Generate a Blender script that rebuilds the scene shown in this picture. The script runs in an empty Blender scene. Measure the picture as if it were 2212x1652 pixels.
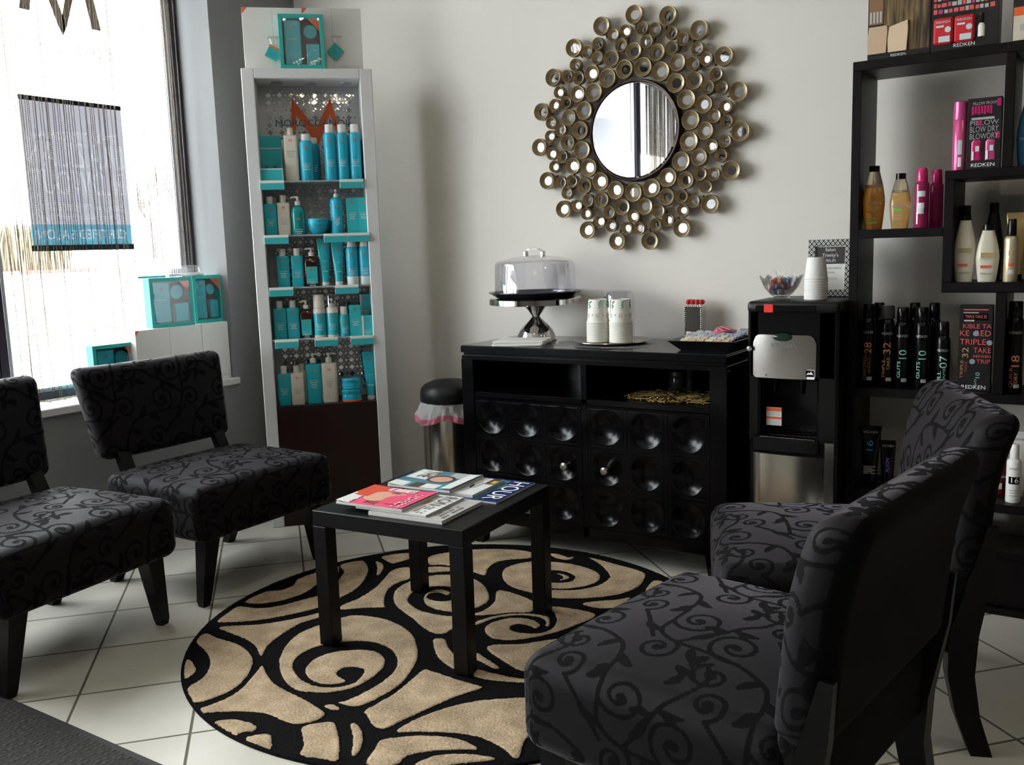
import bpy, bmesh, math, random
import numpy as np
from mathutils import Vector, Matrix
random.seed(7); rng = np.random.default_rng(7)
PI = math.pi; R = math.radians
scene = bpy.context.scene
C = scene.collection

# ---------------------------------------------------------------- camera, sky, lights, exposure
F_PX, PITCH, ROLL, YAW, CAM_H = 2006.80, 0.143123, -0.032030, 0.582771, 1.23277
fw = Vector((-math.sin(YAW)*math.cos(PITCH), math.cos(YAW)*math.cos(PITCH), -math.sin(PITCH)))
rt = Vector((math.cos(YAW), math.sin(YAW), 0)); up = rt.cross(fw)
r2 = math.cos(ROLL)*rt + math.sin(ROLL)*up
u2 = -math.sin(ROLL)*rt + math.cos(ROLL)*up
cd = bpy.data.cameras.new('camera'); cam = bpy.data.objects.new('camera', cd); C.objects.link(cam)
cd.sensor_width = 36; cd.lens = F_PX*36/2212; cd.clip_start = .05; cd.clip_end = 300
cam.matrix_world = Matrix(((r2.x,u2.x,-fw.x,0),(r2.y,u2.y,-fw.y,0),(r2.z,u2.z,-fw.z,CAM_H),(0,0,0,1)))
scene.camera = cam
scene.view_settings.view_transform = 'Standard'; scene.view_settings.look = 'None'
scene.view_settings.gamma = 1; scene.view_settings.use_curve_mapping = False
scene.view_settings.exposure = 0.0
SKY = 20.0
world = bpy.data.worlds.new('overcast_sky'); scene.world = world; world.use_nodes = True
bg = world.node_tree.nodes['Background']; bg.inputs[0].default_value = (.93,.97,1,1); bg.inputs[1].default_value = SKY

WY = 3.58      # back wall
WX = -3.623    # left (window) wall
GX = -3.88     # glass plane
def portal(y0, y1, z0, z1):
    l = bpy.data.lights.new('window_portal','AREA'); l.shape = 'RECTANGLE'; l.size = y1-y0; l.size_y = z1-z0
    l.cycles.is_portal = True
    o = bpy.data.objects.new('window_portal', l); C.objects.link(o)
    o.location = (GX-.06,(y0+y1)/2,(z0+z1)/2)
    o.matrix_world = Matrix(((0,0,-1,o.location.x),(1,0,0,o.location.y),(0,-1,0,o.location.z),(0,0,0,1)))
PANES = [(2.06,3.0),(.52,1.98),(-1.02,.44),(-2.58,-1.10)]
Z0, Z1 = .66, 2.72
for a,b in PANES: portal(a,b,Z0,Z1)
def lamp(x,y,z,w,size,col=(1,.86,.70)):
    l = bpy.data.lights.new('ceiling_downlight','AREA'); l.shape='DISK'; l.size=size; l.energy=w; l.color=col
    o = bpy.data.objects.new('ceiling_downlight', l); C.objects.link(o); o.location=(x,y,z)
for x,y in ((.9,1.9),(1.2,-.8),(-1.6,1.4)): lamp(x,y,2.86,5,.12)

# ---------------------------------------------------------------- materials
MATS = {}
def new_mat(name):
    m = bpy.data.materials.new(name); m.use_nodes = True
    return m, m.node_tree.nodes, m.node_tree.links, m.node_tree.nodes['Principled BSDF']
def mat(name, col, rough=.5, metal=0, spec=.5, trans=0, bump=0, bscale=80, coat=0, sheen=0, emit=None, aniso=0, var=0, ior=1.45):
    if name in MATS: return MATS[name]
    m,n,l,b = new_mat(name)
    b.inputs['Base Color'].default_value = (*col,1); b.inputs['Roughness'].default_value = rough
    b.inputs['Metallic'].default_value = metal; b.inputs['Specular IOR Level'].default_value = spec
    b.inputs['Transmission Weight'].default_value = trans; b.inputs['Coat Weight'].default_value = coat
    b.inputs['Sheen Weight'].default_value = sheen; b.inputs['IOR'].default_value = ior
    b.inputs['Anisotropic'].default_value = aniso
    tc = n.new('ShaderNodeTexCoord')
    nz = n.new('ShaderNodeTexNoise'); nz.inputs['Scale'].default_value = bscale; nz.inputs['Detail'].default_value = 3
    l.new(tc.outputs['Object'], nz.inputs['Vector'])
    if bump:
        bp = n.new('ShaderNodeBump'); bp.inputs['Strength'].default_value = bump; bp.inputs['Distance'].default_value = .002
        l.new(nz.outputs['Fac'], bp.inputs['Height']); l.new(bp.outputs['Normal'], b.inputs['Normal'])
    if var:
        mx = n.new('ShaderNodeMix'); mx.data_type='RGBA'; mx.inputs[6].default_value=(*[c*(1-var) for c in col],1); mx.inputs[7].default_value=(*[min(1,c*(1+var)) for c in col],1)
        l.new(nz.outputs['Fac'], mx.inputs[0]); l.new(mx.outputs[2], b.inputs['Base Color'])
    if emit: b.inputs['Emission Color'].default_value=(*emit[:3],1); b.inputs['Emission Strength'].default_value=emit[3]
    MATS[name] = m; return m
def clear_mat(name, tint=(1,1,1), gloss=.06, rough=.02, edge=.5, blend=.35):
    """thin clear plastic or glass: see-through, shinier towards grazing angles"""
    if name in MATS: return MATS[name]
    m,n,l,b = new_mat(name); out = n['Material Output']; n.remove(b)
    t = n.new('ShaderNodeBsdfTransparent'); t.inputs[0].default_value=(*tint,1)
    g = n.new('ShaderNodeBsdfGlossy'); g.inputs['Roughness'].default_value=rough; g.inputs[0].default_value=(.95,.95,.95,1)
    lw = n.new('ShaderNodeLayerWeight'); lw.inputs[0].default_value=blend
    mr = n.new('ShaderNodeMapRange'); mr.inputs[3].default_value=gloss; mr.inputs[4].default_value=edge
    mx = n.new('ShaderNodeMixShader')
    l.new(lw.outputs['Facing'], mr.inputs[0]); l.new(mr.outputs[0], mx.inputs[0]); l.new(t.outputs[0], mx.inputs[1]); l.new(g.outputs[0], mx.inputs[2])
    l.new(mx.outputs[0], out.inputs[0]); MATS[name]=m; return m
def film_mat(name, col, transl=.6, alpha=1.0):
    """thin backlit sheet: part diffuse, part translucent, part see-through"""
    m,n,l,b = new_mat(name); out=n['Material Output']; n.remove(b)
    d=n.new('ShaderNodeBsdfDiffuse'); d.inputs[0].default_value=(*col,1)
    t=n.new('ShaderNodeBsdfTranslucent'); t.inputs[0].default_value=(*col,1)
    tr=n.new('ShaderNodeBsdfTransparent')
    a=n.new('ShaderNodeMixShader'); a.inputs[0].default_value=transl; c2=n.new('ShaderNodeMixShader'); c2.inputs[0].default_value=alpha
    l.new(d.outputs[0],a.inputs[1]); l.new(t.outputs[0],a.inputs[2]); l.new(tr.outputs[0],c2.inputs[1]); l.new(a.outputs[0],c2.inputs[2]); l.new(c2.outputs[0],out.inputs[0])
    MATS[name]=m; return m
def attr_mat(name, ca, cb, rough_a, rough_b, attr='pat', fuzz=.0, fscale=400, bump=.4, bscale=500, sheen=.0, vara=.12, spec=.3, sheen_a=None):
    """two colours chosen by the woven pattern stored on the mesh"""
    m,n,l,b = new_mat(name)
    at=n.new('ShaderNodeAttribute'); at.attribute_name=attr
    tc=n.new('ShaderNodeTexCoord'); nz=n.new('ShaderNodeTexNoise'); nz.inputs['Scale'].default_value=fscale; nz.inputs['Detail'].default_value=2
    l.new(tc.outputs['Object'],nz.inputs['Vector'])
    ma=n.new('ShaderNodeMath'); ma.operation='MULTIPLY_ADD'; ma.inputs[1].default_value=fuzz; l.new(nz.outputs['Fac'],ma.inputs[0]); l.new(at.outputs['Fac'],ma.inputs[2])
    mr=n.new('ShaderNodeMapRange'); mr.inputs[1].default_value=.42+fuzz*.5; mr.inputs[2].default_value=.58+fuzz*.5; l.new(ma.outputs[0],mr.inputs[0])
    n2=n.new('ShaderNodeTexNoise'); n2.inputs['Scale'].default_value=bscale; n2.inputs['Detail'].default_value=4; l.new(tc.outputs['Object'],n2.inputs['Vector'])
    n3=n.new('ShaderNodeTexNoise'); n3.inputs['Scale'].default_value=14; n3.inputs['Detail'].default_value=5; l.new(tc.outputs['Object'],n3.inputs['Vector'])
    mx=n.new('ShaderNodeMix'); mx.data_type='RGBA'; mx.inputs[6].default_value=(*ca,1); mx.inputs[7].default_value=(*cb,1); l.new(mr.outputs[0],mx.inputs[0])
    ad=n.new('ShaderNodeMath'); ad.operation='ADD'; l.new(n2.outputs['Fac'],ad.inputs[0]); l.new(n3.outputs['Fac'],ad.inputs[1])
    m2=n.new('ShaderNodeMapRange'); m2.inputs[1].default_value=.5; m2.inputs[2].default_value=1.5; m2.inputs[3].default_value=1-vara*2; m2.inputs[4].default_value=1+vara*2; l.new(ad.outputs[0],m2.inputs[0])
    mm=n.new('ShaderNodeMix'); mm.data_type='RGBA'; mm.blend_type='MULTIPLY'; mm.inputs[0].default_value=1; l.new(mx.outputs[2],mm.inputs[6]); l.new(m2.outputs[0],mm.inputs[7])
    l.new(mm.outputs[2],b.inputs['Base Color'])
    rr=n.new('ShaderNodeMapRange'); rr.inputs[3].default_value=rough_a; rr.inputs[4].default_value=rough_b; l.new(mr.outputs[0],rr.inputs[0]); l.new(rr.outputs[0],b.inputs['Roughness'])
    b.inputs['Sheen Weight'].default_value=sheen; b.inputs['Specular IOR Level'].default_value=spec
    if sheen_a is not None:
        sp=n.new('ShaderNodeMapRange'); sp.inputs[3].default_value=sheen_a; sp.inputs[4].default_value=sheen; l.new(mr.outputs[0],sp.inputs[0]); l.new(sp.outputs[0],b.inputs['Sheen Weight'])
        b.inputs['Sheen Roughness'].default_value=.32; b.inputs['Sheen Tint'].default_value=(.93,.84,.91,1)
    bp=n.new('ShaderNodeBump'); bp.inputs['Strength'].default_value=bump; bp.inputs['Distance'].default_value=.003; l.new(n2.outputs['Fac'],bp.inputs['Height']); l.new(bp.outputs['Normal'],b.inputs['Normal'])
    MATS[name]=m; return m

wall_m = mat('wall_paint',(.69,.66,.605),.75,spec=.2,bump=.15,bscale=220)
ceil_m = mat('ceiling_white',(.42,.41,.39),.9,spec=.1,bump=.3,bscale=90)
black_wood = mat('black_lacquered_wood',(.0013,.0013,.0018),.17,spec=.26,bump=.05,bscale=40)
black_top = mat('black_glass_topped_wood',(.012,.013,.014),.10,spec=.6)
espresso = mat('espresso_wood',(.0042,.0030,.0032),.42,spec=.22,var=.3,bscale=25)
table_m = mat('black_brown_laminate',(.0032,.0028,.0032),.38,spec=.24,bump=.1,bscale=300)
dark_leg = mat('dark_stained_leg',(.0022,.002,.0022),.36,spec=.25)
chrome = mat('polished_steel',(.62,.60,.58),.08,1)
steel = mat('brushed_steel',(.60,.575,.54),.20,1)
nickel = mat('satin_nickel',(.62,.60,.57),.22,1)
gold_ring = mat('antique_gold',(.33,.255,.15),.38,.55,bump=.1,bscale=60)
bronze = mat('dark_bronze',(.045,.028,.024),.4,.8)
mirror_m = mat('mirror_silvered',(.86,.87,.88),.015,1)
black_pl = mat('black_plastic',(.003,.003,.0035),.2,spec=.35)
black_sat = mat('satin_black_plastic',(.008,.008,.009),.42,spec=.35)
white_pl = mat('white_plastic',(.78,.77,.73),.35)
cream_pl = mat('cream_plastic',(.72,.68,.58),.38)
teal = mat('teal_packaging',(.020,.43,.52),.32,var=.08,bscale=6)
teal_card = mat('teal_carton',(.022,.45,.49),.5)
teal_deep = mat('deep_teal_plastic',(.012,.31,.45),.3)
teal_blue = mat('blue_teal_can',(.018,.43,.60),.3)
teal_strip = mat('teal_price_strip',(.035,.40,.43),.45)
gift_teal = mat('turquoise_gift_box',(.02,.40,.36),.5)
orange = mat('orange_print',(.74,.13,.035),.5)
pale_print = mat('pale_print',(.55,.66,.66),.5)
grey_print = mat('grey_print',(.42,.42,.42),.5)
amber = mat('amber_bottle',(.035,.010,.006),.08,spec=.7)
white_card = mat('white_card',(.74,.73,.69),.6)
white_metal = mat('white_powder_coat',(.66,.67,.67),.4)
white_ink = mat('white_ink',(.85,.85,.85),.5)
silver_ink = mat('silver_foil_ink',(.55,.56,.58),.35,.6)
copper_ink = mat('copper_foil_ink',(.75,.28,.15),.35,.4)
mint_ink = mat('mint_foil_ink',(.35,.80,.66),.35,.3)
blue_ink = mat('blue_ink',(.04,.25,.55),.4)
purple_ink = mat('purple_ink',(.25,.15,.75),.4)
red_print = mat('red_print',(.55,.02,.03),.45)
coral = mat('coral_red_print',(.68,.10,.10),.5)
pink = mat('metallic_pink',(.62,.10,.26),.25,.35)
magenta = mat('magenta_plastic',(.50,.02,.14),.18,spec=.6)
pink_clear = mat('pink_liquid_bottle',(.40,.03,.13),.12,trans=.35)
gold_liq = mat('golden_liquid',(.78,.36,.06),.10,trans=.55)
gold_liq2 = mat('pale_golden_liquid',(.80,.50,.18),.12,trans=.5)
clear_neck = mat('clear_bottle_neck',(.75,.68,.52),.08,trans=.8)
blonde_pl = mat('pearl_cream_bottle',(.66,.62,.50),.3)
gold_pl = mat('metallic_gold_tube',(.60,.44,.20),.3,.6)
blue_pl = mat('blue_bottle',(.05,.20,.42),.3)
red_clear = mat('dark_red_bottle',(.16,.01,.012),.15,trans=.15)
frame_dark = mat('dark_window_frame',(.022,.017,.030),.5)
alu = mat('window_aluminium',(.42,.42,.46),.45,.4)
skin_print = mat('printed_skin',(.58,.30,.20),.5)
cover_teal = mat('printed_teal',(.06,.20,.25),.4)
cover_white = mat('printed_white',(.66,.66,.64),.4)
cover_grey = mat('printed_grey',(.42,.42,.40),.4)
cover_navy = mat('printed_navy',(.015,.03,.13),.25)
cover_pink = mat('printed_hot_pink',(.70,.08,.16),.35)
cover_red = mat('printed_orange_red',(.62,.07,.03),.35)
cover_dark = mat('printed_brown',(.08,.045,.03),.4)
paper = mat('page_paper',(.58,.56,.54),.7)
glass_m = clear_mat('window_glass',(.97,.98,.98),.04,.01,.35)
dome_m = clear_mat('clear_acrylic',(.90,.90,.94),.05,.03,.55,.5)
crystal = clear_mat('cut_crystal',(.90,.90,.90),.12,.05,.7,.55)
window_film = clear_mat('gift_box_window',(.88,.95,.95),.10,.05,.5)

# ---------------------------------------------------------------- mesh helpers
class MB:
    """collects shapes into one mesh; each shape can carry its own material"""
    def __init__(s): s.v=[]; s.f=[]; s.mi=[]; s.mats=[]
    def _m(s,m):
        if m is None: return 0
        if m not in s.mats: s.mats.append(m)
        return s.mats.index(m)
    def add(s, vs, fs, m=None, M=None):
        o=len(s.v)
        s.v += [tuple(M@Vector(p)) if M else tuple(p) for p in vs]
        s.f += [tuple(i+o for i in f) for f in fs]; k=s._m(m); s.mi += [k]*len(fs); return s
    def box(s, x0,x1,y0,y1,z0,z1, bev=0, m=None, M=None, seg=1):
        if bev<=0:
            vs=[(x,y,z) for z in (z0,z1) for y in (y0,y1) for x in (x0,x1)]
            return s.add(vs,[(0,2,3,1),(4,5,7,6),(0,1,5,4),(2,6,7,3),(0,4,6,2),(1,3,7,5)],m,M)
        bm=bmesh.new(); bmesh.ops.create_cube(bm,size=1)
        for v in bm.verts: v.co=Vector(((x0+x1)/2+v.co.x*(x1-x0),(y0+y1)/2+v.co.y*(y1-y0),(z0+z1)/2+v.co.z*(z1-z0)))
        bmesh.ops.bevel(bm,geom=bm.edges[:],offset=bev,segments=seg,profile=.5,affect='EDGES')
        s.bm(bm,m,M); bm.free(); return s
    def bm(s,bm,m=None,M=None):
        bm.verts.ensure_lookup_table(); bm.verts.index_update()
        return s.add([v.co[:] for v in bm.verts],[[v.index for v in f.verts] for f in bm.faces],m,M)
    def loft(s, rings, m=None, cap=True, M=None, closed=True):
        n=len(rings[0]); vs=[p for r in rings for p in r]; fs=[]
        for i in range(len(rings)-1):
            for j in range(n if closed else n-1):
                a=i*n+j; b=i*n+(j+1)%n; fs.append((a,b,b+n,a+n))
        if cap: fs.append(tuple(range(n-1,-1,-1))); k=(len(rings)-1)*n; fs.append(tuple(range(k,k+n)))
        return s.add(vs,fs,m,M)
    def lathe(s, prof, n=28, c=(0,0,0), sx=1, sy=1, power=2, m=None, cap=True, M=None):
        rings=[]
        for r,z in prof:
            ring=[]
            for j in range(n):
                a=2*PI*j/n; ca,sa=math.cos(a),math.sin(a)
                ex=2/power
                x=math.copysign(abs(ca)**ex,ca)*r*sx; y=math.copysign(abs(sa)**ex,sa)*r*sy
                ring.append((c[0]+x,c[1]+y,c[2]+z))
            rings.append(ring)
        return s.loft(rings,m,cap,M)
    def tube(s, pts, rad, n=10, m=None, M=None):
        rings=[]; pts=[Vector(p) for p in pts]; N=len(pts)
        rr=rad if isinstance(rad,(list,tuple)) else [rad]*N
        ref=Vector((0,0,1))
        for i,p in enumerate(pts):
            t=(pts[min(i+1,N-1)]-pts[max(i-1,0)]).normalized()
            q=ref if abs(t.dot(ref))<.95 else Vector((1,0,0))
            a=t.cross(q).normalized(); b=t.cross(a)
            rings.append([tuple(p+rr[i]*(math.cos(2*PI*j/n)*a+math.sin(2*PI*j/n)*b)) for j in range(n)])
        return s.loft(rings,m,True,M)
    def bar(s, pts, m=None, M=None):
        """square bar through (x,y,z,w,d) stations"""
        return s.loft([[(x-w/2,y-d/2,z),(x+w/2,y-d/2,z),(x+w/2,y+d/2,z),(x-w/2,y+d/2,z)] for x,y,z,w,d in pts],m,True,M)
    def prism(s, poly, a, b, m=None, plane='xz', M=None):
        """outline extruded from depth a to depth b"""
        f={'xz':lambda u,v,d:(u,d,v),'xy':lambda u,v,d:(u,v,d),'yz':lambda u,v,d:(d,u,v)}[plane]
        n=len(poly); vs=[f(u,v,a) for u,v in poly]+[f(u,v,b) for u,v in poly]
        fs=[tuple(range(n)),tuple(range(2*n-1,n-1,-1))]+[(i,i+n,(i+1)%n+n,(i+1)%n) for i in range(n)]
        return s.add(vs,fs,m,M)
    def sphere(s,c,r,m=None,sx=1,sy=1,sz=1,n=14,k=9,M=None):
        prof=[(r*math.sin(PI*i/k),-r*math.cos(PI*i/k)*sz) for i in range(k+1)]
        prof[0]=(r*.02,prof[0][1]); prof[-1]=(r*.02,prof[-1][1])
        return s.lathe(prof,n,c,sx,sy,2,m,True,M)
    def obj(s, name, m=None, parent=None, smooth=35, off=None):
        me=bpy.data.meshes.new(name)
        vs=s.v if off is None else [(p[0]-off[0],p[1]-off[1],p[2]-off[2]) for p in s.v]
        me.from_pydata(vs,[],s.f); me.update()
        bm=bmesh.new(); bm.from_mesh(me); bmesh.ops.recalc_face_normals(bm,faces=bm.faces[:]); bm.to_mesh(me); bm.free()
        mats=s.mats or [m]
        for x in mats: me.materials.append(x)
        if len(mats)>1: me.polygons.foreach_set('material_index',s.mi)
        if smooth:
            me.shade_smooth(); me.set_sharp_from_angle(angle=R(smooth))
        o=bpy.data.objects.new(name,me); C.objects.link(o)
        if parent is not None: o.parent=parent
        return o
def tag(o,label,cat,group=None,kind=None):
    o['label']=label; o['category']=cat
    if group: o['group']=group
    if kind: o['kind']=kind
    return o
def thing(name,label,cat,loc=(0,0,0),rz=0,group=None):
    o=bpy.data.objects.new(name,None); C.objects.link(o); o.empty_display_size=.05
    o.location=loc; o.rotation_euler=(0,0,rz); return tag(o,label,cat,group)
def struct(o): o['kind']='structure'; return o
_tc={}
def text_mesh(s,size):
    k=(s,)
    if k not in _tc:
        cu=bpy.data.curves.new('lettering','FONT'); cu.body=s; cu.size=1; cu.align_x='CENTER'; cu.align_y='CENTER'; cu.resolution_u=3
        o=bpy.data.objects.new('lettering',cu); C.objects.link(o)
        dg=bpy.context.evaluated_depsgraph_get(); me=bpy.data.meshes.new_from_object(o.evaluated_get(dg))
        vs=np.array([v.co[:] for v in me.vertices]); fs=[tuple(p.vertices) for p in me.polygons]
        bpy.data.objects.remove(o); bpy.data.meshes.remove(me); bpy.data.curves.remove(cu)
        _tc[k]=(vs,fs)
    vs,fs=_tc[k]; return vs*size,fs
_tg={}
def text_grid(s):
    """the same lettering cut into small facets so that it can bend round a bottle"""
    if s not in _tg:
        vs,fs=text_mesh(s,1); bm=bmesh.new(); bv=[bm.verts.new(v) for v in vs]
        for f in fs:
            try: bm.faces.new([bv[i] for i in f])
            except ValueError: pass
        for ax in (0,1):
            lo,hi=vs[:,ax].min(),vs[:,ax].max(); k=lo+.13
            while k<hi:
                co=[0,0,0]; no=[0,0,0]; co[ax]=k; no[ax]=1
                bmesh.ops.bisect_plane(bm,geom=bm.verts[:]+bm.edges[:]+bm.faces[:],plane_co=co,plane_no=no); k+=.13
        bm.verts.index_update(); _tg[s]=(np.array([v.co[:] for v in bm.verts]),[tuple(v.index for v in f.verts) for f in bm.faces]); bm.free()
    return _tg[s]
def letter(mb,s,size,m,x=0,y=0,z=0,ang=0,sx=1,sy=1,width=None,thick=.0004,cyl=None,mirror=False):
    """lettering on the front (facing -y) at (x,z); cyl = radius bends it round the bottle; ang turns it in its plane"""
    vs,fs=text_grid(s) if cyl else text_mesh(s,1); vs=vs*size
    if width: k=width/(vs[:,0].max()-vs[:,0].min()); vs[:,0]*=k
    vs[:,0]*=sx; vs[:,1]*=sy
    if mirror: vs[:,0]*=-1
    ca,sa=math.cos(ang),math.sin(ang)
    u=vs[:,0]*ca-vs[:,1]*sa+x; v=vs[:,0]*sa+vs[:,1]*ca+z
    P=[]; n=len(vs)
    for d in (thick,0):
        if cyl: P+= [((cyl+d)*math.sin(a/cyl),-(cyl+d)*math.cos(a/cyl)+y,b) for a,b in zip(u,v)]
        else: P+= [(a,y-d,b) for a,b in zip(u,v)]
    mb.add(P,list(fs)+[tuple(i+n for i in reversed(f)) for f in fs],m)
def letter_flat(mb,s,size,m,x,y,z,ang=0,width=None):
    """lettering lying on a horizontal surface"""
    vs,fs=text_mesh(s,size); vs=vs.copy()
    if width: vs[:,0]*=width/(vs[:,0].max()-vs[:,0].min())
    ca,sa=math.cos(ang),math.sin(ang)
    mb.add([(x+a*ca-b*sa,y+a*sa+b*ca,z) for a,b,_ in vs],fs,m)
def copy_thing(root,loc,rz,label=None,group=None):
    r=root.copy(); C.objects.link(r); r.location=loc; r.rotation_euler=(0,0,rz)
    if label: r['label']=label
    if group: r['group']=group
    for ch in list(root.children):
        c=ch.copy(); C.objects.link(c); c.parent=r
        for g in list(ch.children):
            d=g.copy(); C.objects.link(d); d.parent=c
    return r
def catmull(pts,k=8,closed=True):
    n=len(pts); out=[]; rngi=range(n if closed else n-1)
    P=lambda i: np.array(pts[i%n] if closed else pts[min(max(i,0),n-1)],float)
    for i in rngi:
        a,b,c,d=P(i-1),P(i),P(i+1),P(i+2)
        for j in range(k):
            t=j/k; out.append(.5*((2*b)+(c-a)*t+(2*a-5*b+4*c-d)*t*t+(3*b-a-3*c+d)*t**3))
    if not closed: out.append(P(n-1))
    return np.array(out)
def rounded_slab(sx,sy,sz,r,step,deform=None):
    """dense rounded cushion centred on the origin; returns verts, faces, normals"""
    nx,ny,nz=[max(2,int(round(a/step))) for a in (sx,sy,sz)]
    idx={}; V=[]; Fc=[]
    def vid(i,j,k):
        key=(i,j,k)
        if key not in idx: idx[key]=len(V); V.append((i/nx-.5,j/ny-.5,k/nz-.5))
        return idx[key]
    for i in range(nx):
        for j in range(ny):
            Fc.append((vid(i,j,0),vid(i,j+1,0),vid(i+1,j+1,0),vid(i+1,j,0))); Fc.append((vid(i,j,nz),vid(i+1,j,nz),vid(i+1,j+1,nz),vid(i,j+1,nz)))
    for i in range(nx):
        for k in range(nz):
            Fc.append((vid(i,0,k),vid(i+1,0,k),vid(i+1,0,k+1),vid(i,0,k+1))); Fc.append((vid(i,ny,k),vid(i,ny,k+1),vid(i+1,ny,k+1),vid(i+1,ny,k)))
    for j in range(ny):
        for k in range(nz):
            Fc.append((vid(0,j,k),vid(0,j,k+1),vid(0,j+1,k+1),vid(0,j+1,k))); Fc.append((vid(nx,j,k),vid(nx,j+1,k),vid(nx,j+1,k+1),vid(nx,j,k+1)))
    p=np.array(V)*np.array([sx,sy,sz]); h=np.array([sx,sy,sz])/2-r
    c=np.clip(p,-h,h); d=p-c; L=np.linalg.norm(d,axis=1,keepdims=True); N=d/np.maximum(L,1e-9)
    q=c+N*r
    q=np.where(L>1e-9,q,p)
    if deform: q=deform(q)
    return q,Fc,N
# woven vine pattern: one repeating tile, drawn from scrolls, stems and leaves
def vine_tile(T=.30,res=300):
    g=(np.arange(res)+.5)/res*T; X,Y=np.meshgrid(g,g); D=np.full((res,res),1.0)
    def dab(x,y,w):
        dx=np.abs(X-x%T); dx=np.minimum(dx,T-dx); dy=np.abs(Y-y%T); dy=np.minimum(dy,T-dy)
        np.minimum(D,np.hypot(dx,dy)-w,out=D)
    def spiral(cx,cy,r,turns,a0,sgn,w=.0052):
        n=int(70*turns)
        for i in range(n+1):
            t=i/n; rr=r*(1-t)**.8+.004*t; a=a0+sgn*2*PI*turns*t
            dab(cx+rr*math.cos(a),cy+rr*math.sin(a),w*(1-.15*t))
        dab(cx,cy,.0105)
    def stem(pts,w=.005):
        for p in catmull(pts,16,False): dab(p[0],p[1],w)
    def leaf(x,y,a,L,w=.011):
        for i in range(26):
            t=i/25; b=a+.5*(t-.5); dab(x+L*t*math.cos(b),y+L*t*math.sin(b),w*math.sin(PI*(t*.93+.05))**.8*(1-.25*t)+.0008)
    spiral(.075,.075,.052,1.5,-1.2,1); spiral(.215,.06,.042,1.35,2.6,-1); spiral(.14,.19,.056,1.55,.4,-1)
    spiral(.255,.20,.040,1.3,3.6,1); spiral(.03,.235,.036,1.3,.2,1)
    stem([(.094,.027),(.15,.03),(.18,.08),(.185,.14),(.192,.21),(.21,.26),(.24,.30),(.30,.32),(.394,.327)])
    stem([(.18,.082),(.12,.13),(.06,.16),(.02,.19),(-.03,.20),(-.07,.18)]); stem([(.066,.242),(.10,.27),(.14,.30),(.18,.33)])
    for x,y,a,L in ((.15,.10,2.3,.055),(.19,.125,.4,.058),(.20,.165,-.5,.05),(.10,.145,-1.9,.05),(.075,.155,1.3,.052),(.125,.285,.9,.06),(.225,.285,-.9,.05),(.255,.13,1.1,.048),(.015,.14,2.6,.045),(.27,.02,.7,.05),(.05,.29,2.2,.05),(.01,.02,-.6,.045)): leaf(x,y,a,L)
    return np.clip(.5-D/.004,0,1)
VT=vine_tile()
def vine_at(u,v,T=.30):
    r=VT.shape[0]; x=(u/T*r-.5)%r; y=(v/T*r-.5)%r
    i=np.floor(x).astype(int); j=np.floor(y).astype(int); fx=x-i; fy=y-j; i%=r; j%=r; i2=(i+1)%r; j2=(j+1)%r
    return VT[j,i]*(1-fx)*(1-fy)+VT[j,i2]*fx*(1-fy)+VT[j2,i]*(1-fx)*fy+VT[j2,i2]*fx*fy
def cloth(name,q,Fc,pat,m,parent,loc=(0,0,0)):
    me=bpy.data.meshes.new(name); me.from_pydata([tuple(p) for p in q],[],Fc); me.update()
    a=me.attributes.new('pat','FLOAT','POINT'); a.data.foreach_set('value',np.asarray(pat,np.float32))
    me.materials.append(m); me.shade_smooth()
    o=bpy.data.objects.new(name,me); C.objects.link(o); o.parent=parent; o.location=loc
    return o
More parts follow.
